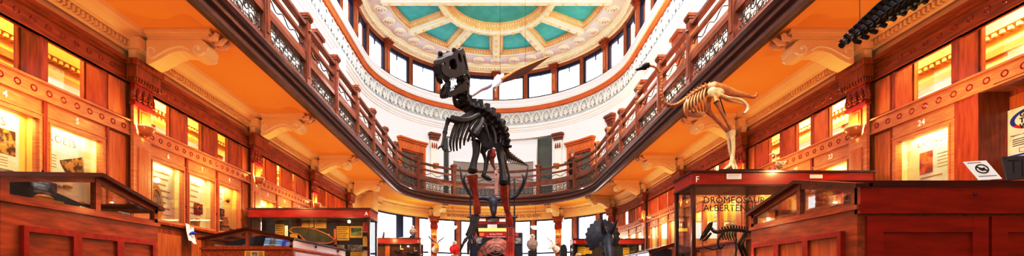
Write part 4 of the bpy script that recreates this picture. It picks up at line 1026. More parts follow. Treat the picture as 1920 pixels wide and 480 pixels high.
obj('blue_band', MB().box((-.11,-.25,.004),(.40,-.232,.006), fX), M['ink_blue'], t)
# no-touching sign card
yk = 3.50; zt = 1.575
a = P(1850, 314, yk-.06); a.z = zt
ax = Vector((.95,-.32,0)).normalized(); upv = Vector((-.10,.30,.95)).normalized(); nr = ax.cross(upv)
fS = lambda x, y, h: a + ax*(x - .25*y) + upv*y + nr*h
t = thing('sign_card', 'leaning cream card with a crossed-out round symbol on the red-fronted desk case', 'sign', a)
obj('card', MB().box((-.05,0,0),(.09,.165,.004), fS), M['paper'], t)
sg_ = MB().ring(fS(.025,.095,.006), ax, upv, .036, .004, 20, 4)
sg_.tube([fS(-.002,.115,.006), fS(.052,.075,.006)], .004, 5)
obj('prohibition_symbol', sg_, M['ink'], t)
obj('animal_shapes', MB().ball(fS(.015,.095,.006), (.010,.006,.008), None, 6, 4).ball(fS(.036,.097,.006), (.010,.006,.008), None, 6, 4).ball(fS(.025,.085,.006), (.014,.006,.006), None, 6, 4), M['ink'], t)
obj('small_print', MB().box((-.03,.03,.004),(.075,.034,.005), fS).box((-.03,.148,.004),(.05,.152,.005), fS), M['ink'], t)
obj('prop_leg', MB().box((.0,0,-.04),(.05,.1,-.034), fS), M['paper'], t)
a2 = P(1886, 330, yk-.04); a2.z = zt
axb = Vector((1,0,0)); upb = Vector((0,.20,.98)).normalized(); nb = axb.cross(upb)
sk = lambda x, y, h: a2 + axb*x + upb*(y + .06*x) + nb*h
t = thing('name_board', 'dark slate board with large italic letters on the red-fronted desk case', 'sign', a2)
obj('board', MB().box((0,0,0),(.34,.19,.012), sk), M['slate'], t)
obj('letters', text(MB(), 'T|pu', .155, lambda x, y, h: sk(.012 + x + .2*y, .055 + y, .013), 'LEFT'), M['ink'], t)
obj('small_print', MB().box((.13,.025,.012),(.33,.031,.014), sk), M['ink'], t)
obj('screw', MB().ball(sk(.02,.175,.013), .006, None, 6, 4), M['ink'], t)
# paper with blue animal hanging on the wall below case 7
c = RM['L'](PIL[1]+OFFB('L',1)[1]-.05, .05, 1.59)
cx_ = lambda x, y, h: c + Vector((.03 + h - .1*y, x, y - .25*x))
t = thing('hanging_leaflet', 'curled white leaflet with a blue animal hung below wall cases 6 and 7', 'leaflet', c)
mb = MB(); n = 8
mb.add([cx_(-.10 + .2*i/n, y, .02*math.sin(i*.8) + (.02 if y < 0 else 0)) for y in (.15,.02,-.13) for i in range(n+1)], [(j*(n+1)+i, j*(n+1)+i+1, (j+1)*(n+1)+i+1, (j+1)*(n+1)+i) for j in range(2) for i in range(n)])
obj('sheet', mb, M['paper'], t, True)
obj('blue_animal', MB().ball(cx_(.02,.03,.035), (.012,.06,.03), None, 8, 5).ball(cx_(-.05,.0,.04), (.012,.03,.022), None, 8, 5).tube([cx_(.05,.03,.035), cx_(.08,.06,.035)], .010, 5), M['ink_blue'], t, True)
# ------------------------------------------------------------------ skeleton helpers
def column_of_vertebrae(mb, pts, rs, step, spine=0.0, chev=0.0, up=(0,0,1), sp_r=.4, wing=0.0, dirn=None):
    """string of vertebrae along a smooth path, each with a body, a spine above and a chevron below"""
    path = smoothpath(pts, 10); L = [0]
    for a, b in zip(path, path[1:]): L.append(L[-1] + (b-a).length)
    n = max(2, int(L[-1]/step)); j = 0; up = Vector(up)
    for i in range(n):
        d = (i+.5)/n*L[-1]
        while j < len(L)-2 and L[j+1] < d: j += 1
        t = (path[j+1]-path[j]).normalized(); c = path[j] + t*(d-L[j])
        x = (i+.5)/n*(len(rs)-1); k = min(int(x), len(rs)-2); r = lerp(rs[k], rs[k+1], x-k)
        u = (up - t*up.dot(t)).normalized(); s = step*.46
        mb.tube([c - t*s, c - t*s*.6, c, c + t*s*.6, c + t*s], [r*1.0, r*.92, r*.72, r*.92, r*1.0], 7)
        w = t.cross(u)
        if spine:
            h = r*spine
            mb.tube([c + u*r*.5, c + u*(r*.6 + h*.6) - t*h*.15, c + u*(r*.6 + h) - t*h*.25], [r*sp_r, r*sp_r*.8, r*sp_r*.7], 5)
        if chev:
            h = r*chev
            mb.tube([c - u*r*.5, c - u*(r*.5 + h) - t*h*.3], [r*.35, r*.22], 5)
        if wing:
            for q in (-1, 1): mb.tube([c + w*q*r*.6, c + w*q*r*(.8 + wing) + u*r*.1], [r*.35, r*.2], 5)
    return mb
def plate(mb, outer, holes, fn, h):
    """flat bone with openings: outline and holes in (x, y), mapped by fn(x, y, side), thickness along side"""
    bm = bmesh.new(); es = []
    for loop in [outer] + holes:
        vs = [bm.verts.new((x, y, 0)) for x, y in loop]
        es += [bm.edges.new((vs[i], vs[(i+1) % len(vs)])) for i in range(len(vs))]
    bmesh.ops.triangle_fill(bm, edges=es, use_beauty=True)
    bm.verts.index_update()
    v2 = [(v.co.x, v.co.y) for v in bm.verts]; fs = [tuple(v.index for v in f.verts) for f in bm.faces]; ed = [tuple(v.index for v in e.verts) for e in bm.edges if len(e.link_faces) == 1]
    bm.free(); n = len(v2)
    mb.add([fn(x, y, 0) for x, y in v2] + [fn(x, y, h) for x, y in v2], fs + [tuple(n+i for i in reversed(f)) for f in fs] + [(a, b, n+b, n+a) for a, b in ed])
    return mb
def circ(x, y, rx, ry, n=10, rot=0): return [(x + rx*math.cos(2*PI*i/n+rot), y + ry*math.sin(2*PI*i/n+rot)) for i in range(n)]
BD, BRD = M['bone_dark'], M['bone_red']
# ------------------------------------------------------------------ the big meat-eating dinosaur
tx = thing('dinosaur_skeleton', 'tall dark mounted skeleton of a two-legged meat-eating dinosaur, jaws open, red-lit legs', 'dinosaur skeleton', (0, 10, 1.02))
Yh = 8.9
hc = P(840, 122, Yh)                                    # middle of the skull
fw = Vector((-.40, -.85, -.34)).normalized(); lat = fw.cross(Vector((0,0,1))).normalized(); upv = lat.cross(fw).normalized()
LS = .86
def sk_(l, h, s): return hc + fw*((.5-l)*LS) + upv*((h-.27)*LS*1.08) + lat*s
def hw(l): return .055 + .20*min(1, l/.72)**1.1 - (.05*max(0, l-.8)/.2)
outer = [(0,.10),(.01,.24),(.08,.34),(.2,.38),(.4,.42),(.5,.48),(.56,.55),(.63,.52),(.72,.53),(.8,.57),(.9,.58),(1,.53),(1,.36),(.96,.2),(.94,.02),(.88,-.06),(.82,.0),(.72,.06),(.6,.04),(.45,.0),(.3,-.02),(.15,.0),(.05,.04)]
holes = [circ(.10,.25,.045,.035), [(.24,.16),(.27,.30),(.40,.36),(.47,.34),(.49,.2),(.42,.13)], circ(.625,.37,.055,.10), [(.75,.15),(.74,.40),(.80,.46),(.87,.42),(.86,.25),(.82,.12)]]
skl = MB()
for q in (-1, 1):
    plate(skl, outer, holes, lambda l, h, s, q=q: sk_(l, h, q*(hw(l)*(1.02 - .42*max(0,h)) + s)), .035)
top = [(0,.12),(.02,.26),(.08,.34),(.2,.38),(.4,.42),(.5,.47),(.63,.50),(.72,.52),(.8,.56),(.9,.57),(1,.53)]
for (a, b), (c, d) in zip(top, top[1:]):
    w1, w2 = hw(a)*(1.02-.42*b)+.03, hw(c)*(1.02-.42*d)+.03
    skl.add([sk_(a,b,-w1), sk_(c,d,-w2), sk_(c,d,w2), sk_(a,b,w1), sk_(a,b-.035,-w1), sk_(c,d-.035,-w2), sk_(c,d-.035,w2), sk_(a,b-.035,w1)], [(0,1,2,3),(7,6,5,4),(0,4,5,1),(3,2,6,7)])
skl.add([sk_(1,.53,-.2), sk_(1,.53,.2), sk_(.97,.1,.16), sk_(.97,.1,-.16)], [(0,1,2,3)])
for q in (-1, 1):
    skl.ball(sk_(.57,.53,q*.16), (.05,.06,.05), None, 8, 5); skl.ball(sk_(.93,.55,q*.14), (.07,.08,.05), None, 8, 5)
sko = obj('skull', skl, BD, tx)
for q in (-1, 1):
    th_ = MB()
    for i in range(12):
        l = .03 + i*.048; s = q*(hw(l)+.012); ln = .075*(1.25 - abs(i-4)*.07)
        th_.tube([sk_(l, .02, s), sk_(l+.006, .02-ln*.6, s), sk_(l+.025, .02-ln*1.25, s*.98)], [.017, .013, .003], 5)
    obj('upper_tooth_row', th_, BD, sko)
ja = 17*PI/180                                         # jaw swung open about its hinge
def jw(l, h, s):
    dl, dh = l-.90, h+.02
    l2 = .90 + dl*math.cos(ja) + dh*math.sin(ja)*-1; h2 = -.02 + dl*math.sin(ja) + dh*math.cos(ja)
    return sk_(l2, h2, s)
jaw = MB(); jo = [(.03,-.02),(.02,-.10),(.10,-.16),(.3,-.17),(.5,-.19),(.7,-.22),(.85,-.16),(.95,-.04),(.92,.03),(.82,.02),(.7,.0),(.55,-.04),(.3,-.06),(.12,-.05)]
for q in (-1, 1): plate(jaw, jo, [circ(.72,-.10,.05,.035)], lambda l, h, s, q=q: jw(l, h, q*(hw(l)*.92 + s)), .03)
jaw.tube([jw(.05,-.09,-.07), jw(.02,-.09,0), jw(.05,-.09,.07)], .05, 6)
jo_ = obj('lower_jaw', jaw, BD, tx)
for q in (-1, 1):
    th_ = MB()
    for i in range(11):
        l = .06 + i*.047; s = q*hw(l)*.95; th_.tube([jw(l,-.05,s), jw(l,.0,s), jw(l+.015,.035,s)], [.014,.010,.003], 5)
    obj('lower_tooth_row', th_, BD, jo_)
# neck, back, tail
nk = [P(860,140,9.25), P(866,160,9.3), P(864,180,9.4), P(870,196,9.5), P(884,204,9.65)]
mb = column_of_vertebrae(MB(), nk, [.10,.12,.13,.14], .11, 1.2, 0, (.5,.3,.9), .6, .5); obj('neck', mb, BD, tx)
for i, ofs in enumerate(((-.10,-.05,-.02), (.09,.02,.0))): obj('neck_rib', bone(MB(), [p + Vector(ofs)*(1+.3*k) for k, p in enumerate(nk[1:])], [.03,.045,.05,.03], 6), BD, tx)
bk = [P(884,204,9.65), P(902,210,9.8), P(920,224,9.95), P(934,242,10.1), P(941,262,10.25), P(945,278,10.4)]
mb = column_of_vertebrae(MB(), bk, [.15,.17,.17,.15], .13, .8, 0, (.5,.2,.9), .6, .6); obj('back_spine', mb, BD, tx)
tl = [P(945,278,10.4), P(953,290,10.9), P(966,298,11.5), P(980,305,12.1), P(990,311,12.7)]
mb = column_of_vertebrae(MB(), tl, [.10,.075,.055,.035,.012], .17, .9, 1.7, (0,0,1), .35); obj('tail', mb, BD, tx)
# ribs: (start on the spine, bend, end)
ribL = [((886,208,9.6),(858,228,9.2),(845,262,9.0),(846,283,9.05)), ((889,209,9.65),(864,230,9.2),(851,262,9.0),(851,284,9.05)), ((893,210,9.7),(870,230,9.25),(857,262,9.05),(857,283,9.1)), ((898,211,9.75),(876,232,9.3),(864,260,9.1),(863,279,9.15)), ((903,213,9.8),(884,232,9.4),(872,258,9.2),(870,273,9.2)), ((909,216,9.85),(892,234,9.5),(881,254,9.3),(877,266,9.3)), ((915,221,9.9),(900,236,9.6),(890,250,9.45),(886,260,9.45))]
for a in ribL: obj('rib', bone(MB(), [P(*p) for p in a], [.036,.036,.032,.026,.016], 6), BD, tx)
ribR = [((905,212,9.8),(928,226,10.1),(938,248,10.1),(938,268,9.9)), ((912,216,9.85),(935,230,10.2),(944,252,10.2),(942,272,10.0)), ((920,222,9.95),(940,236,10.3),(948,256,10.3),(945,274,10.15)), ((898,211,9.75),(918,228,9.9),(928,250,9.9),(930,270,9.75)), ((892,210,9.7),(906,228,9.7),(914,248,9.65),(918,264,9.6))]
for a in ribR: obj('rib', bone(MB(), [P(*p) for p in a], [.040,.040,.036,.028,.018], 6), BD, tx)
# shoulder, arms
for a in (((898,214,9.55),(880,224,9.35),(860,226,9.15),(846,222,9.05)), ((905,222,9.5),(900,236,9.4),(892,248,9.3),(888,254,9.25))): obj('shoulder_blade', bone(MB(), [P(*p) for p in a], [.04,.06,.08,.07], 7), BD, tx)
def arm(a, b, c, fingers):
    am = obj('upper_arm', bone(MB(), [P(*a), P((a[0]+b[0])/2-1, (a[1]+b[1])/2, a[2]), P(*b)], [.055,.035,.05], 7), BD, tx)
    obj('forearm', bone(MB(), [P(*b), P(*c)], [.042,.026,.034], 6), BD, am)
    h = MB()
    for f_ in fingers: h.tube(smoothpath([P(*c)] + [P(*p) for p in f_], 3), radii([.028,.02,.006], 3*len(f_)+1), 5)
    obj('hand', h, BD, am)
arm((842,222,9.05), (834,250,8.9), (829,274,8.8), [((834,283,8.75),(846,284,8.75)), ((824,276,8.7),(821,280,8.7)), ((832,280,8.78),(841,281,8.8))])
arm((890,252,9.25), (888,262,9.2), (882,246,9.1), [((880,240,9.05),(884,236,9.05)), ((878,244,9.05),(876,240,9.0))])
# pelvis
pv = MB()
pv.add(*(lambda o: ([P(x, y, 10.15) for x, y in o] + [P(x, y, 10.35) for x, y in o], [tuple(range(len(o))), tuple(range(len(o), 2*len(o)))] + [(i, (i+1)%len(o), len(o)+(i+1)%len(o), len(o)+i) for i in range(len(o))]))([(897,250),(905,238),(922,232),(938,240),(946,256),(944,276),(934,284),(926,276),(914,282),(906,292),(900,286),(902,270)]))
obj('pelvis', pv, BD, tx)
pv = MB()
pv.add(*(lambda o: ([P(x, y, 9.75) for x, y in o] + [P(x, y, 9.85) for x, y in o], [tuple(range(len(o))), tuple(range(len(o), 2*len(o)))] + [(i, (i+1)%len(o), len(o)+(i+1)%len(o), len(o)+i) for i in range(len(o))]))([(886,242),(894,238),(900,246),(914,250),(922,262),(916,276),(906,274),(898,262),(888,254)]))
obj('pelvis_blade', pv, BD, tx)
pu = bone(MB(), [P(905,282,10.0), P(910,300,9.9), P(909,318,9.8), P(907,328,9.75)], [.05,.035,.035,.045], 7); pu.ball(P(912,333,9.75), (.13,.07,.045), Euler((0,.45,0)).to_matrix(), 10, 6); obj('pubis', pu, BD, tx)
obj('pubis', bone(MB(), [P(918,284,10.1), P(914,302,10.0), P(911,318,9.85)], [.045,.035,.03], 7), BD, tx)
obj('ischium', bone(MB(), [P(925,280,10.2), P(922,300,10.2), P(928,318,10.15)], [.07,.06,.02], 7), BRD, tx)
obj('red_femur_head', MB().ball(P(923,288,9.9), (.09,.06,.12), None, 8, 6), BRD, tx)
# legs: femur, tibia, fibula, foot
def leg(fe, ti, me, toes, y):
    f_ = obj('femur', bone(MB(), [P(*p) for p in fe], [.10,.085,.07,.072,.105], 9).ball(P(*fe[-1]), (.11,.09,.07), None, 8, 6), BD, tx)
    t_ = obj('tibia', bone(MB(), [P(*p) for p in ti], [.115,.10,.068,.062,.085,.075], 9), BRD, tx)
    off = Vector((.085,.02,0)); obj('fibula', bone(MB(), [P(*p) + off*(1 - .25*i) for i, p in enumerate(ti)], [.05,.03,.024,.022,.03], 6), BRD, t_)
    mt = MB()
    for k in (-1, 0, 1): mt.tube(smoothpath([P(*p) + Vector((.045*k*(1+.4*i/len(me)), 0, 0)) for i, p in enumerate(me)], 4), radii([.055,.04,.045], 4*(len(me)-1)+1), 7)
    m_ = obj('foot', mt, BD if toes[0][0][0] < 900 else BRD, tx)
    for tt in toes:
        p = smoothpath([P(*q) for q in tt], 5); r = radii([.048,.034,.04,.03,.032,.008], len(p)); r = [v*(1.12 if i % 5 == 0 else .9) for i, v in enumerate(r)]
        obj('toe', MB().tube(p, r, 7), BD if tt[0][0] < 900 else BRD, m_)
leg([(893,268,9.9),(893,285,9.75),(889,303,9.65),(886,320,9.6)], [(884,328,9.6),(887,345,9.65),(891,365,9.75),(894,384,9.82),(895,402,9.85)], [(892,405,9.85),(887,424,9.7),(881,441,9.6)],
    [((881,440,9.6),(873,450,9.45),(867,460,9.4),(862,472,9.4)), ((882,443,9.6),(879,456,9.45),(878,466,9.42),(878,478,9.42)), ((885,442,9.6),(889,452,9.5),(893,461,9.48),(896,470,9.48)), ((890,420,9.75),(894,430,9.7),(898,444,9.7))], 0)
leg([(937,268,10.3),(938,290,10.15),(942,315,10.0),(944,342,9.9)], [(944,348,9.9),(946,368,10.0),(950,390,10.1),(954,408,10.15),(956,422,10.2)], [(957,427,10.2),(957,455,10.1),(956,484,10.05)],
    [((956,484,10.05),(950,497,9.8),(944,503,9.65),(938,505,9.5)), ((957,486,10.05),(957,498,9.75),(957,503,9.55),(957,504,9.35)), ((959,484,10.05),(966,497,9.8),(972,503,9.65),(978,505,9.5))], 0)
obj('support_rod', MB().tube([Vector((.25,10.3,1.025)), Vector((.25,10.3,3.2)), P(938,262,10.25)], .03, 8), M['steel'], tx)
t = thing('skeleton_plinth', 'dark wooden plinth under the big dinosaur skeleton', 'plinth', (.1, 10, 0))
obj('base', MB().box((-1.1, 8.6, 0), (1.3, 11.6, .98)).box((-1.15, 8.55, 0), (1.35, 11.65, .12)), M['mahog'], t); obj('top_board', MB().box((-1.16, 8.54, .98), (1.36, 11.66, 1.02)), M['mahog_dark'], t)
for x, y, e in ((-.55, 9.0, 18), (.6, 9.35, 22)): light('plinth_spotlight', 'POINT', (x, y, 1.25), e*1.2, (1, .28, .12), .05)
# ------------------------------------------------------------------ flying reptile on wires
YP = 14.0
def pt(x, y, dy=0): return P(x, y, YP+dy)
fr_ = thing('flying_reptile', 'winged flying reptile hanging on thin wires below the dome, one wing raised', 'flying reptile', pt(931, 152))
obj('trunk', bone(MB(), [pt(926,164,-.3), pt(931,155,-.1), pt(938,147,.1), pt(943,140,.25)], [.05,.13,.11,.05], 8), M['skin_grey'], fr_, True)
hd = bone(MB(), [pt(934,141,-.2), pt(931,150,-.4), pt(927,158,-.6), pt(922,164,-.8)], [.03,.09,.06,.01], 7); obj('head', hd, M['white'], fr_)
obj('crest', bone(MB(), [pt(931,150,-.35), pt(934,144,-.2), pt(937,141,-.05)], [.05,.04,.01], 6), M['white'], fr_)
def wing(pts, back, m):
    n = len(pts); mb = MB()
    for z in (0, .012): mb.v += [p + Vector((0,0,z)) for p in pts] + [p + Vector((0,0,z)) for p in back]
    k = 2*n
    mb.f = [(i, i+1, n+i+1, n+i) for i in range(n-1)] + [(k+n+i, k+n+i+1, k+i+1, k+i) for i in range(n-1)] + [(i, k+i, k+i+1, i+1) for i in range(n-1)] + [(n+i+1, k+n+i+1, k+n+i, n+i) for i in range(n-1)]
    w = obj('wing', mb, M[m], fr_)
    obj('wing_bone', MB().tube(smoothpath(pts, 3), radii([.05,.035,.02,.008], 3*(n-1)+1), 6), M['bone_tan'] if m == 'skin_brown' else M['skin_grey'], w)
wing([pt(937,150), pt(950,143,-.2), pt(968,132,-.5), pt(990,122,-.7), pt(1031,105,-.9)], [pt(938,157,.3), pt(955,152,.3), pt(972,147,.2), pt(992,135,-.1), pt(1031,106,-.88)], 'skin_brown')
wing([pt(930,153), pt(915,161,-.2), pt(902,166,-.5), pt(888,176,-.7), pt(873,186,-.9)], [pt(929,159,.3), pt(914,168,.3), pt(903,172,.2), pt(889,181,-.2), pt(873,187,-.88)], 'skin_grey')
obj('leg', MB().tube([pt(928,162), pt(927,170), pt(925,163)], [.03,.015,.01], 5), M['white'], fr_); obj('leg', MB().tube([pt(928,164), pt(929,173,.1), pt(931,165,.1)], [.03,.015,.01], 5), M['white'], fr_)
obj('hanging_wire', MB().tube([pt(938,147), Vector((pt(938,147).x, YP, ZC-.1))], .004, 4), M['steel'], fr_); obj('hanging_wire', MB().tube([pt(985,124,-.65), Vector((pt(985,124,-.65).x, YP-.65, ZC))], .004, 4), M['steel'], fr_)
# ------------------------------------------------------------------ hanging tail of a big reptile, upper corner
YS = 4.5
sp = [P(1577,86,YS), P(1592,73,YS), P(1612,60,YS), P(1636,43,YS), P(1662,24,YS), P(1690,8,YS), P(1720,-10,YS), P(1760,-36,YS)]
SC_T = 1.55
tt = thing('hanging_tail_skeleton', 'black tail backbone of a large reptile hanging below the orange ceiling', 'tail skeleton', sp[3])
obj('vertebrae', column_of_vertebrae(MB(), sp, [v*SC_T for v in (.018,.034,.046,.056,.062,.068,.072)], .066, .9, .0, (-.45,0,.9), .55, .5), BD, tt)
cv_ = MB(); pth_ = smoothpath(sp, 3)
for i in range(4, len(pth_)-1, 2):
    r = .02 + .06*i/len(pth_); d = Vector((.62,0,-.78)); cv_.tube([pth_[i] + d*.02, pth_[i] + d*(.05+r*.3), pth_[i] + d*(.07+r*.5) + Vector((.03,0,.01))], [.020, .022, .028*(.4+r*8)], 6)
obj('chevron_row', cv_, BD, tt)
for i in (2, 5): obj('hanging_wire', MB().tube([sp[i], Vector((sp[i].x, YS, 4.3))], .004, 4), M['steel'], tt)
# ------------------------------------------------------------------ tall long-necked bird skeleton on case F
YO = 6.35
def po(x, y, dy=0): return P(x, y, YO+dy)
BT, BPL = M['bone_tan'], M['bone_pale']
bd = thing('bird_skeleton', 'tall long-necked running bird skeleton standing on top of case F', 'bird skeleton', po(1374, 320))
hd = bone(MB(), [po(1217,122), po(1209,124), po(1202,128), po(1191,131)], [.035,.045,.025,.006], 7); obj('head', hd, M['bone_dark'], bd, True)
obj('lower_beak', bone(MB(), [po(1212,129), po(1202,130), po(1193,133)], [.015,.012,.004], 5), M['bone_dark'], bd)
nk = [po(1216,123), po(1228,126), po(1237,136), po(1241,153), po(1240,172), po(1244,190), po(1254,198), po(1268,197), po(1280,190), po(1290,183)]
obj('neck', column_of_vertebrae(MB(), nk, [.016,.022,.026,.028,.032,.036], .045, .5, .0, (0,0,1), .5, .4), BT, bd)
obj('back_spine', column_of_vertebrae(MB(), [po(1290,183,.0), po(1305,172), po(1322,163), po(1335,161)], [.034,.036,.038], .05, .9, 0, (0,0,1), .5, .3), BT, bd)
for i in range(7):
    x0 = 1290 + i*5.6; y0 = 182 - i*3.1
    for q in (-1, 1):
        obj('rib', bone(MB(), [po(x0, y0), po(x0-6+i*.3, y0+14, q*.13), po(x0-6+i*.6, y0+30, q*.14), po(x0+2-i*.6, 214-i*.7, q*.06)], [.012,.014,.012,.009], 5), BPL if q > 0 else BT, bd)
st_ = MB().ball(po(1303,214), (.15,.09,.045), Euler((0,.12,0)).to_matrix(), 12, 6); obj('breastbone', st_, BPL, bd, True)
obj('coracoid', bone(MB(), [po(1289,188,-.08), po(1284,200,-.08), po(1290,213,-.05)], [.02,.025,.03], 6), BPL, bd)
obj('pelvis', bone(MB(), [po(1324,162), po(1336,166,-.0), po(1356,170), po(1380,176), po(1402,180), po(1412,183)], [.03,.10,.085,.05,.03,.022], 9), BT, bd, True)
obj('hip_plate', MB().ball(po(1342,173,-.08), (.12,.02,.08), None, 10, 6), BPL, bd, True)
obj('tail', column_of_vertebrae(MB(), [po(1398,179), po(1410,182), po(1416,181), po(1420,175)], [.022,.022,.018], .035, .8, .4, (0,0,1), .5), BT, bd)
for dy, a in ((-.08, ((1350,178),(1366,183),(1386,186),(1398,194),(1402,204),(1396,213))), (.08, ((1352,180),(1366,189),(1384,193),(1398,197),(1402,206),(1394,212)))): obj('pubis', bone(MB(), [po(x, y, dy) for x, y in a], [.025,.018,.016,.018,.024,.012], 6), BPL, bd)
for dy, fe, kn, an in ((-.12, (1340,178), (1344,192), (1372,243)), (.12, (1330,182), (1327,208), (1366,247))):
    obj('thigh_bone', bone(MB(), [po(*fe, dy*.6), po(*kn, dy)], [.04,.03,.045], 7), BT, bd)
    obj('shin_bone', bone(MB(), [po(*kn, dy), po((kn[0]+an[0])/2-1, (kn[1]+an[1])/2, dy*.8), po(*an, dy*.5)], [.045,.024,.022,.035], 7), BT, bd)
    x1 = an[0] + 1
    obj('foot_bone', bone(MB(), [po(x1, an[1]+2, dy*.5), po(x1+2, 280, dy*.45), po(1374+dy*20, 308, dy*.4)], [.042,.028,.026,.036], 7), BPL, bd)
    for q in (-1, 1): obj('toe', bone(MB(), [po(1374+dy*20, 307, dy*.4), po(1374+dy*20+q*6-2, 314, dy*.4-.06), po(1374+dy*20+q*10-6, 319, dy*.4-.1)], [.024,.022,.01], 6), BPL, bd)
zf = ZTOP
obj('base', MB().box((po(1338,320).x, YF+.05, zf+.002), (po(1416,320).x, YF+.55, zf+.035)), M['black'], bd)
obj('support_rod', MB().tube([Vector((po(1369,244).x+.03, YO, zf+.03)), po(1369,244), po(1346,172)], .008, 6), M['steel'], bd)
# small bird skeleton
def p2(x, y, dy=0): return P(x, y, 6.4+dy)
sb = thing('small_bird_skeleton', 'small pale bird skeleton standing on top of case F toward the wall', 'bird skeleton', p2(1462, 318))
obj('neck', MB().tube(smoothpath([p2(1448,289), p2(1452,290), p2(1455,296), p2(1453,302), p2(1458,307)], 4), radii([.008,.012,.014], 17), 6), BPL, sb)
obj('head', bone(MB(), [p2(1450,288), p2(1446,289), p2(1441,291)], [.018,.014,.003], 6), BPL, sb, True)
for i in range(4): obj('rib', MB().tube(smoothpath([p2(1457+i*3.4,303+i*.6), p2(1455+i*3.4,310,-.04), p2(1460+i*2,316)], 3), .007, 5), BPL, sb)
obj('back_spine', bone(MB(), [p2(1456,304), p2(1466,305), p2(1474,303)], [.016,.02,.01], 6), BPL, sb)
obj('wing_bone', MB().tube(smoothpath([p2(1459,304,-.05), p2(1468,309,-.07), p2(1474,302,-.07)], 3), .010, 5), BPL, sb)
for x in (1460, 1465): obj('leg', MB().tube([p2(x,312), p2(x-3,317), p2(x-2,321)], .008, 5), BPL, sb)
obj('base', MB().box((p2(1442,320).x, 6.3, zf+.002), (p2(1482,320).x, 6.5, zf+.02)), M['black'], sb)
# ------------------------------------------------------------------ small running dinosaur inside case F
YR = 6.42
def pr(x, y, dy=0): return P(x, y, YR+dy)
rd_ = thing('small_dinosaur_skeleton', 'small dark running dinosaur skeleton inside glass case F', 'dinosaur skeleton', pr(1370, 500))
def rs_(l, h, s): return pr(1334 - 17*(1-l)*1.15, 426 + 26*(1-l) - 11*h, 0) + Vector((0, s, 0))
sk2 = MB()
for q in (-1, 1): plate(sk2, [(0,.1),(.1,.6),(.5,.95),(.9,1.1),(1.05,.7),(.95,-.1),(.5,-.1)], [circ(.35,.4,.12,.18,8), circ(.7,.55,.11,.22,8)], lambda l, h, s, q=q: rs_(l, h, q*.03 + s), .012)
s_ = obj('skull', sk2, BD, rd_)
obj('lower_jaw', bone(MB(), [pr(1333,437), pr(1325,447), pr(1318,452)], [.016,.018,.010], 6), BD, rd_)
obj('neck', column_of_vertebrae(MB(), [pr(1333,428), pr(1338,434), pr(1346,436), pr(1354,434)], [.020,.022,.024], .032, 1.0, 0, (0,0,1), .5, .5), BD, rd_)
obj('back_spine', column_of_vertebrae(MB(), [pr(1354,434), pr(1370,431), pr(1388,432), pr(1404,434)], [.026,.028,.026], .036, 1.8, 0, (0,0,1), .45, .3), BD, rd_)
obj('tail', column_of_vertebrae(MB(), [pr(1404,434), pr(1425,434), pr(1450,430), pr(1485,426)], [.024,.018,.008], .036, 1.2, 1.0, (0,0,1), .4), BD, rd_)
for i in range(6):
    x0 = 1354 + i*5
    for q in (-1, 1): obj('rib', bone(MB(), [pr(x0, 434), pr(x0-1, 441, q*.07), pr(x0+3, 449+min(i,2), q*.05)], [.011,.010,.006], 5), BD, rd_)
for q in (-1, 1):
    obj('arm', bone(MB(), [pr(1356,437,q*.06), pr(1346,452,q*.07), pr(1350,466,q*.08), pr(1358,459,q*.08)], [.018,.014,.014,.008], 6), BD, rd_)
    obj('arm_claw', bone(MB(), [pr(1350,464,q*.08), pr(1340,468,q*.08), pr(1328,466,q*.08), pr(1318,462,q*.08)], [.012,.009,.008,.003], 5), BD, rd_)
    obj('thigh_bone', bone(MB(), [pr(1398,437,q*.05), pr(1388+q*3,458,q*.07)], [.026,.02,.026], 7), BD, rd_)
    obj('shin_bone', bone(MB(), [pr(1388+q*3,458,q*.07), pr(1400+q*4,488,q*.07), pr(1404+q*4,500,q*.07)], [.025,.016,.018], 7), BD, rd_)
    obj('foot_bone', bone(MB(), [pr(1404+q*4,500,q*.07), pr(1394+q*5,528,q*.07), pr(1380+q*5,534,q*.07)], [.018,.014,.008], 6), BD, rd_)
obj('pubis', bone(MB(), [pr(1396,440), pr(1392,452), pr(1386,462)], [.02,.012,.010], 6), BPL, rd_)
obj('pale_prop', bone(MB(), [pr(1388,452,.15), pr(1378,474,.15), pr(1372,500,.15)], [.012,.02,.02], 6), BPL, rd_)
obj('support_rod', MB().tube([Vector((pr(1380,0).x, YR, .752)), pr(1380,434)], .010, 6), M['steel'], rd_)
# dark silhouette figure and coloured jars behind the end glass of F
c = P(1270, 432, 6.9)
# ------------------------------------------------------------------ horned dinosaur skull
YT = 13.5
def ph(x, y, dy=0): return P(x, y, YT+dy)
hs = thing('horned_dinosaur_skull', 'blue black horned dinosaur skull with a scalloped frill in front of case D', 'dinosaur skull', ph(1140, 490))
fo = []
for i in range(33):
    a = PI*1.28 - (PI*1.56)*i/32; sc_ = 1 + (.08 if i % 2 else -.03)
    fo.append((1130 + 31*sc_*math.cos(a), 445 - 33*sc_*math.sin(a)))
mb = MB(); n = len(fo)
cen = ph(1136, 450, -.08)
front = [ph(x, y, .12 + .0) for x, y in fo]; mid = [cen.lerp(p, .6) + Vector((0,.02,0)) for p in front]; back = [p + Vector((0,.06,0)) for p in front]
mb.add([cen] + mid + front + back + [cen + Vector((0,.2,0))], [(0, 1+i, 2+i) for i in range(n-1)] + [(1+i, 1+n+i, 2+n+i, 2+i) for i in range(n-1)] + [(1+n+i, 1+2*n+i, 2+2*n+i, 2+n+i) for i in range(n-1)] + [(1+2*n+i, 3*n+1, 2+2*n+i) for i in range(n-1)])
obj('frill', mb, M['bone_blue'], hs, True)
fc = bone(MB(), [ph(1138,432,-.1), ph(1140,445,-.4), ph(1143,462,-.7), ph(1145,480,-.95), ph(1146,494,-1.1)], [.10,.16,.17,.14,.05], 12); obj('face', fc, M['bone_blue'], hs, True)
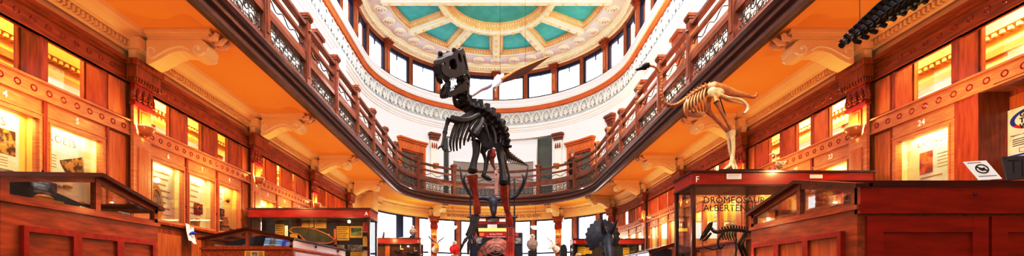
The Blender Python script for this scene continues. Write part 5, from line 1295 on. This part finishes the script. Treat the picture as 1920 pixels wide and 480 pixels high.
obj('cheek', bone(MB(), [ph(1126,458,-.2), ph(1131,462,-.5), ph(1138,466,-.65)], [.07,.09,.08], 8), M['bone_blue'], hs, True)
for a in (((1133,436,-.45),(1130,424,-.6),(1128.5,407,-.75)), ((1144,438,-.45),(1150,427,-.6),(1158,412,-.75))): obj('brow_horn', bone(MB(), [ph(*p) for p in a], [.085,.065,.012], 9), M['bone_blue'], hs, True)
obj('nose_horn', bone(MB(), [ph(1151,462,-.8), ph(1153,448,-.95), ph(1155,439,-1.0)], [.07,.05,.01], 8), M['bone_blue'], hs, True)
obj('eye_hollow', MB().ball(ph(1145,452,-.66), (.07,.05,.06), None, 8, 6), M['ink'], hs, True); obj('eye_hollow', MB().ball(ph(1132,456,-.62), (.06,.05,.05), None, 8, 6), M['ink'], hs, True)
obj('lower_jaw', bone(MB(), [ph(1132,478,-.3), ph(1140,492,-.7), ph(1146,498,-1.0)], [.10,.10,.05], 8), M['bone_blue'], hs)
obj('stand', MB().tube([Vector((ph(1140,0).x, YT-.2, 1.035)), ph(1140,470,-.2)], .05, 8), M['steel'], hs)
t = thing('skull_plinth', 'low wooden plinth carrying the horned dinosaur skull', 'plinth', (ph(1140,0).x, YT-.4, 0))
obj('base', MB().box((ph(1140,0).x-.6, YT-1.2, 0), (ph(1140,0).x+.6, YT+.2, 0.98)), M['mahog'], t); obj('top_board', MB().box((ph(1140,0).x-.64, YT-1.24, .98), (ph(1140,0).x+.64, YT+.24, 1.02)), M['mahog_dark'], t)
# ------------------------------------------------------------------ centre board, antlered skull, fossil rock
YBD = 14.0
def pb(x, y, dy=0): return P(x, y, YBD+dy)
def bx(x0, y0, x1, y1, a, b):
    p, q = pb(x0, y1), pb(x1, y0); return MB().box((p.x, YBD+a, p.z), (q.x, YBD+b, q.z))
bo = thing('exhibit_board', 'tall dark exhibit board with pictures and a lit yellow strip behind the big dinosaur', 'exhibit board', pb(925, 480))
m_ = MB(); p, q = pb(883,530), pb(980,436); m_.box((p.x, YBD, 0), (q.x, YBD+.12, q.z)); obj('lower_panel', m_, M['navy'], bo)
obj('heading_panel', bx(883,436,972,446,-.015,0), M['mahog'], bo)
obj('upper_panel', bx(883,407,967,436,0,.10), M['mahog'], bo)
obj('dark_band', bx(884,420,966,428,-.015,0), M['mahog_dark'], bo)
obj('light_strip', bx(891,428,951,434,-.02,0), mat('yellow light strip', (1,.85,.18), .5, emit=1.0), bo, label='glowing yellow strip')
for x0, y0, x1, y1, m in ((896,409,911,415,'paper'), (914,407,932,416,'paper_grey'), (936,408,955,416,'paper'), (914,421,932,428,'paper'), (892,437,908,443,'photo_red'), (964,438,972,443,'photo_red'), (884,445,904,457,'paper_grey'), (963,446,978,457,'paper_grey')):
    obj('picture', bx(x0,y0,x1,y1,-.03,-.016), M[m], bo)
c = pb(930, 440.5, -.017); obj('heading', text(text(MB(), 'EVOLUTION', .07, lambda x, y, h: c + Vector((x,-h,y+.0))), 'The diversity of dinosaurs', .055, lambda x, y, h: c + Vector((x,-h,y-.07))), M['ink_white'], bo)
for x in (882, 964.5): obj('upright_rod', MB().tube([Vector((pb(x,0).x, YBD-.05, 0)), pb(x, 335, -.05)], .022, 6), M['steel'], bo)
obj('cross_rod', MB().tube([pb(876,407,-.05), pb(970,407,-.05)], .03, 6), M['steel'], bo); obj('cross_rod', MB().tube([pb(882,366,-.05), pb(964.5,366,-.05)], .014, 6), M['steel'], bo)
an = thing('antlered_skull', 'black skull with long upswept antlers mounted on rods above the exhibit board', 'antlered skull', pb(925, 385, -.15))
obj('skull', bone(MB(), [pb(924,372,-.1), pb(924.5,380,-.18), pb(925,390,-.24), pb(925.5,398,-.28), pb(925.5,405,-.30)], [.13,.17,.11,.09,.05], 10), M['bone_blue'], an, True)
for q in (-1, 1):
    m = lambda x: 926 + q*(x)
    an_ = obj('antler', bone(MB(), [pb(m(6),375,-.12), pb(m(18),371,-.12), pb(m(34),371,-.15), pb(m(46),362,-.2), pb(m(58),340,-.25), pb(m(64),312,-.3)], [.06,.07,.06,.055,.045,.008], 8), M['bone_blue'], an, True)
    obj('tine', bone(MB(), [pb(m(44),364,-.2), pb(m(54),346,-.35), pb(m(56),336,-.45), pb(m(52),326,-.5)], [.045,.04,.03,.006], 7), M['bone_blue'], an_, True)
    obj('tine', bone(MB(), [pb(m(38),369,-.17), pb(m(44),366,-.3), pb(m(48),352,-.4)], [.035,.028,.006], 7), M['bone_blue'], an_, True)
YK = 12.6
rk = thing('fossil_rock', 'big rounded red brown fossil boulder with pale concentric rings before the exhibit board', 'fossil rock', P(927, 500, YK))
o_ = [(893,486),(896,472),(904,461),(914,452),(925,447),(938,446),(950,452),(958,462),(962,474),(964,486)]
mb = MB(); n = len(o_); cc = P(929, 470, YK-.35)
ou = [P(x, y, YK) for x, y in o_]; md = [cc.lerp(p, .68) + Vector((0,.05,0)) for p in ou]; ba = [p + Vector((0,.35,-.05)) for p in ou]
mb.add([cc] + md + ou + ba, [(0,1+i,2+i) for i in range(n-1)] + [(1+i,1+n+i,2+n+i,2+i) for i in range(n-1)] + [(1+n+i,1+2*n+i,2+2*n+i,2+n+i) for i in range(n-1)] + [(0,n,2*n,3*n,2*n+1,n+1,1)])
obj('boulder', mb, M['rock'], rk, True)
sw = MB()
for k, r in enumerate((.08,.16,.26)): sw.tube([cc + Vector((1.25*r*math.cos(a)*(1+.06*math.sin(5*a)), -.02 + .16*r + .03*abs(math.sin(a)) + .10*(r/.36)**2, .80*r*math.sin(a))) for a in [2*PI*j/24 for j in range(25)]], .013, 5)
obj('concentric_rings', sw, M['rock_grey'], rk, True)
t = thing('rock_stand', 'dark stand below the fossil boulder', 'stand', P(927, 500, YK)); t.location.z = 0
obj('base', MB().box((-.62, YK-.4, 0), (.62, YK+.5, 1.30)), M['mahog'], t); obj('top_board', MB().box((-.66, YK-.44, 1.30), (.66, YK+.54, 1.335)), M['mahog_dark'], t)
# ------------------------------------------------------------------ mounts, birds, statues, hanging bowls at the far end
def mounted_head(side, lab, orange):
    k = 6; f = RM[side]; z0 = 2.35
    c = f(PIL[k], .16, z0); nr = (f(PIL[k], .5, z0) - f(PIL[k], .1, z0)).normalized(); ax = Vector((0,0,1)).cross(nr)
    g = lambda a, o, z: c + ax*a + nr*o + Vector((0,0,z))
    t = thing('antlered_mount', lab, 'animal mount', c)
    obj('shield', MB().prism([(-.14,-.22),(.14,-.22),(.17,.0),(.14,.2),(0,.26),(-.14,.2),(-.17,0)], lambda x, y, h: g(x, h, y), -.02, .0), M['oak'], t)
    obj('neck', bone(MB(), [g(0,.09,-.05), g(-.02,.18,.0), g(-.05,.30,.10)], [.19,.16,.12], 10), M['fur_white'], t, True)
    h = obj('head', bone(MB(), [g(-.05,.28,.15), g(-.08,.40,.10), g(-.12,.52,.02), g(-.14,.58,-.02)], [.10,.10,.06,.04], 9), M['fur_white'] if not orange else M['orange'], t, True)
    for q in (-1, 1):
        obj('ear', bone(MB(), [g(-.05+q*.08,.28,.22), g(-.05+q*.17,.28,.26)], [.03,.01], 6), M['fur_white'], h)
        a = obj('antler', bone(MB(), [g(-.05+q*.05,.28,.22), g(-.05+q*.16,.22,.36), g(-.05+q*.34,.24,.48), g(-.05+q*.42,.26,.62)], [.028,.024,.02,.006], 6), M['bone_tan'] if not orange else M['bone_blue'], t)
        for i, (u, w) in enumerate(((.16,.36),(.28,.44))): obj('tine', bone(MB(), [g(-.05+q*u,.22,w), g(-.05+q*(u+.10),.30,w-.02+.12*i), g(-.05+q*(u+.12),.34,w+.10)], [.02,.014,.004], 5), M['bone_tan'] if not orange else M['bone_blue'], a)
mounted_head('L', 'orange and white animal mount with dark antlers on the end pilaster near the owl', True)
mounted_head('R', 'white animal mount with tan antlers on the end pilaster near case D', False)
def stand_bird(name, lab, p, s, body, stand, ht, head='fur_white', cat='stuffed bird'):
    t = thing(name, lab, cat, p)
    v = lambda x, y, z: p + Vector((x*s, y*s, z*s))
    obj('body', bone(MB(), [v(.0,0,.08), v(0,0,.35), v(0,0,.62), v(0,0,.75)], [.16*s,.28*s,.24*s,.14*s], 10), M[body], t, True)
    h = obj('head', MB().ball(v(0,-.03,.88), (.18*s,.17*s,.17*s), None, 10, 7), M[head], t, True)
    obj('beak', bone(MB(), [v(0,-.18,.88), v(0,-.27,.84)], [.04*s,.008*s], 6), M['ink'], h)
    for q in (-1, 1):
        obj('eye', MB().ball(v(q*.07,-.17,.92), .03*s, None, 6, 4), M['ink'], h)
        obj('wing', bone(MB(), [v(q*.22,.02,.66), v(q*.28,.04,.4), v(q*.18,.12,.08)], [.07*s,.10*s,.03*s], 7), M[body], t, True)
        obj('foot', MB().tube([v(q*.08,0,.10), v(q*.08,-.08,.0)], [.04*s,.02*s], 5), M['amber'], t)
    obj('tail', bone(MB(), [v(0,.12,.2), v(0,.24,-.02)], [.10*s,.05*s], 6), M[body], t)
    obj('perch', MB().box(p + Vector((-.26*s,-.22*s,-ht)), p + Vector((.26*s,.22*s,0))), M[stand], t)
    return t
co_ = P(774, 441, YCC+.3); co_.z = ZTOP + .10
stand_bird('owl', 'white and grey owl perched on a dark block on top of case C', co_, .34, 'feather', 'bone_blue', .098, cat='owl')
single('white_ramp', MB().prism([(-.30,0),(.20,0),(.20,.06),(.02,.05)], lambda x, y, h: Vector((P(757,0,YCC+.3).x + x, YCC+.2+h, ZTOP+.002+y)), 0, .2), M['paper'], 'white wedge-shaped board lying beside the owl on case C', 'board')
t = thing('dark_fin', 'small dark fin-shaped specimen on top of case C', 'specimen', P(718,447,YCC+.3)); t.location.z = ZTOP
c = Vector((P(718,0,YCC+.3).x, YCC+.3, ZTOP))
obj('fin', MB().prism([(-.03,.02),(.05,.02),(.06,.22),(.02,.24)], lambda x, y, h: c + Vector((x,h,y)), -.02, .02), M['blue'], t); obj('base', MB().box(c + Vector((-.07,-.05,.002)), c + Vector((.09,.05,.022))), M['black'], t)
YW = 20.6
for px, lab, s, body, hd, st_ in ((852, 'white-headed figure with a red body standing before the end windows', .62, 'red', 'fur_white', 'bone_tan'), (998, 'pale stuffed bird on a dark block before the end windows', .72, 'feather', 'fur_white', 'black')):
    p = P(px, 478 if px < 900 else 470, YW); z = p.z
    t = stand_bird('stuffed_bird', lab, p, s, body, st_, z - 1.3, hd)
    obj('pedestal', MB().box((p.x-.28, YW-.28, 0), (p.x+.28, YW+.28, 1.3)), M['mahog'], t)
for px, lab in ((848.5, 'white bowl lamp hung on two cords, between the owl and the exhibit board'), (1004, 'white bowl lamp hung on two cords, beside the white antlered animal mount')):
    c = P(px, 424, 21.0)
    t = thing('hanging_bowl_lamp', lab, 'hanging lamp', c)
    mb = MB(); n = 16
    prof = [(0.0,-.17),(.10,-.155),(.17,-.11),(.215,-.05),(.23,0),(.215,.0),(.16,-.08),(0,-.13)]
    obj('bowl', MB().lathe(c, [(r*1.0, z) for r, z in prof], 18), M['lampwhite'], t, True)
    for q in (-1, 1): obj('cord', MB().tube([c + Vector((q*.2,0,0)), c + Vector((q*.03,0,.42))], .008, 4), M['brass'], t)
    obj('stem', MB().tube([c + Vector((0,0,.42)), Vector((c.x, c.y, 4.3))], .012, 5), M['brass'], t)
c = P(1057, 470, 14.6)
t = thing('black_round_topped_panel', 'black round-topped upright panel beside the lettered corner of case D', 'panel', (c.x, 14.6, 0))
obj('panel', MB().prism([(-.11,.9),(.11,.9),(.11,1.85),(.08,1.98),(.0,2.03),(-.08,1.98),(-.11,1.85)], lambda x, y, h: Vector((c.x + x, 14.6 + h, y)), 0, .10), M['black'], t)
obj('column', MB().tube([Vector((c.x,14.65,0)), Vector((c.x,14.65,.92))], .05, 8), M['steel'], t)
# ------------------------------------------------------------------ visitor on the gallery
def skin_body(name, verts, edges, m, parent=None, root=0, levels=1):
    me = bpy.data.meshes.new(name); o = bpy.data.objects.new(name, me); COL.objects.link(o)
    off = wloc(parent) if parent else Vector((0,0,0))
    me.from_pydata([Vector(v[0]) - off for v in verts], edges, [])
    if parent: o.parent = parent
    sk = o.modifiers.new('skin', 'SKIN'); sk.use_smooth_shade = True
    for i, v in enumerate(verts): me.skin_vertices[0].data[i].radius = (v[1], v[2] if len(v) > 2 else v[1])
    me.skin_vertices[0].data[root].use_root = True
    o.modifiers.new('smooth', 'SUBSURF').levels = levels; o.modifiers['smooth'].render_levels = levels
    me.materials.append(m); return o
g0 = Vector((3.32, 19.45, 4.66)); fc_ = Vector((-.80, -.60, 0)).normalized(); rt = fc_.cross(Vector((0,0,1)))
def gp(a, o, z): return g0 + rt*a + fc_*o + Vector((0,0,z))
V = [(gp(0,0,.93),.15,.11), (gp(0,.03,1.12),.14,.10), (gp(-.02,.07,1.32),.15,.11), (gp(-.03,.10,1.42),.075), (gp(-.04,.12,1.49),.055),      # 0-4 pelvis, waist, chest, shoulders, neck
     (gp(-.19,.09,1.38),.06), (gp(-.27,.14,1.20),.046), (gp(-.21,.26,1.265),.036), (gp(-.18,.31,1.285),.03),                                   # 5-8 arm
     (gp(.15,.09,1.38),.06), (gp(.25,.14,1.20),.046), (gp(.21,.26,1.265),.036), (gp(.18,.31,1.285),.03),                                         # 9-12 arm
     (gp(-.09,0,.86),.09), (gp(-.10,.02,.48),.065), (gp(-.10,-.01,.09),.045), (gp(-.10,.12,.04),.035),                                        # 13-16
     (gp(.09,0,.86),.09), (gp(.11,.04,.48),.065), (gp(.11,-.02,.09),.045), (gp(.11,.11,.04),.035)]
Ed = [(0,1),(1,2),(2,3),(3,4),(2,5),(5,6),(6,7),(7,8),(2,9),(9,10),(10,11),(11,12),(0,13),(13,14),(14,15),(15,16),(0,17),(17,18),(18,19),(19,20)]
V += [(gp(-.05,.13,1.56),.085,.08), (gp(-.05,.14,1.66),.09,.085), (gp(-.05,.13,1.72),.06,.055)]; Ed += [(4,21),(21,22),(22,23)]
for sd, w in ((-1, 8), (1, 12)):
    for i in range(5):
        u = (i-2)*.018; L = (.055,.085,.09,.085,.06)[i]
        b0 = len(V); p0 = gp(sd*.18 + u, .335 if i else .32, 1.285)
        V += [(p0,.009), (p0 + fc_*L*.6 + Vector((0,0,-.006)),.008), (p0 + fc_*L - Vector((0,0,.02)),.007)]; Ed += [(w,b0),(b0,b0+1),(b0+1,b0+2)]
ps = skin_body('person', V, Ed, M['skin'])
tag(ps, 'person in a dark blue coat leaning on the gallery railing, short grey hair', 'person')
ct = skin_body('coat', [(gp(0,0,.72),.20,.16),(gp(0,0,.93),.20,.16),(gp(0,.03,1.12),.18,.14),(gp(-.02,.07,1.34),.19,.14),(gp(-.03,.10,1.44),.10),(gp(-.20,.09,1.37),.085),(gp(-.28,.14,1.20),.07),(gp(-.22,.24,1.26),.055),(gp(.16,.09,1.37),.085),(gp(.26,.14,1.20),.07),(gp(.22,.24,1.26),.055)], [(0,1),(1,2),(2,3),(3,4),(3,5),(5,6),(6,7),(3,8),(8,9),(9,10)], M['cloth'], ps, 1)
skin_body('trousers', [(gp(0,0,.92),.16,.12),(gp(-.09,0,.84),.11),(gp(-.10,.02,.48),.08),(gp(-.10,-.01,.11),.065),(gp(.09,0,.84),.11),(gp(.11,.04,.48),.08),(gp(.11,-.02,.11),.065)], [(0,1),(1,2),(2,3),(0,4),(4,5),(5,6)], M['navy'], ps)
hr = MB().ball(gp(-.05,.115,1.665), (.105,.105,.11), None, 12, 8); obj('hair', hr, M['hair'], ps, True)
fa = MB().ball(gp(-.05,.235,1.62), (.014,.014,.02), None, 6, 4); 
obj('nose', fa, M['skin'], ps, True)
for q in (-1,1): obj('eye', MB().ball(gp(-.05+q*.033,.222,1.645), .010, None, 6, 4), M['ink'], ps); obj('ear', MB().ball(gp(-.05+q*.10,.13,1.63), (.015,.02,.032), None, 6, 4), M['skin'], ps)
obj('mouth', MB().ball(gp(-.05,.222,1.575), (.022,.006,.005), None, 6, 4), M['red'], ps)
# ------------------------------------------------------------------ light, world, camera
wd_ = bpy.data.worlds.new('sky'); SC.world = wd_; wd_.use_nodes = True
bg = wd_.node_tree.nodes['Background']; bg.inputs['Color'].default_value = (.93, .96, 1, 1); bg.inputs['Strength'].default_value = 3.2
light('hall_fill', 'AREA', (0, 6.5, 11.0), 1800, (.90, .95, 1), 6, (0,0,0), 13)  # unseen fill added in place of daylight from the side clerestory
light('upper_hall_fill', 'AREA', (0, 7.5, 8.3), 260, (.96, .96, 1), 5, (math.radians(118),0,0), 3)  # unseen fill added to brighten the dome and gallery walls
for a_ in (35, 90, 145): light('apse_fill', 'POINT', (4.5*math.cos(math.radians(a_)), YC + 4.5*math.sin(math.radians(a_)), 2.75), 40, (1, .88, .70), .04)  # fill without a fixture, added to lift the soffit round the apse
for y in (6.5, 10, 13.5, 16.5): light('gallery_fill', 'POINT', (4.5, y, 6.6), 120, (1, .58, .22), .05)  # fill without a fixture, added to turn the right gallery wall orange
light('hall_fill', 'AREA', (0, 1.0, 10.2), 300, (.95, .96, 1), 5, (math.radians(55),0,0), 5)  # second unseen fill, added high over the camera end
cam = bpy.data.cameras.new('camera'); co = bpy.data.objects.new('camera', cam); COL.objects.link(co)
co.location = (CAMX, 0, CAMZ); co.rotation_euler = (PI/2, 0, 0)
cam.sensor_fit = 'HORIZONTAL'; cam.sensor_width = 36; cam.lens = 36*F/1920
cam.shift_x = (960-927)/1920; cam.shift_y = (529-240)/1920; cam.clip_start = .05
SC.camera = co
SC.view_settings.view_transform = 'Standard'; SC.view_settings.look = 'None'; SC.view_settings.exposure = 0
SC.view_settings.use_curve_mapping = True
cm = SC.view_settings.curve_mapping; cc_ = cm.curves[3]
cc_.points.new(.22, .13); cc_.points.new(.70, .80); cm.update()
SC.cycles.use_denoising = True; SC.cycles.max_bounces = 7; SC.cycles.transparent_max_bounces = 16; SC.cycles.sample_clamp_indirect = 6
SC.cycles.caustics_reflective = False; SC.cycles.caustics_refractive = False
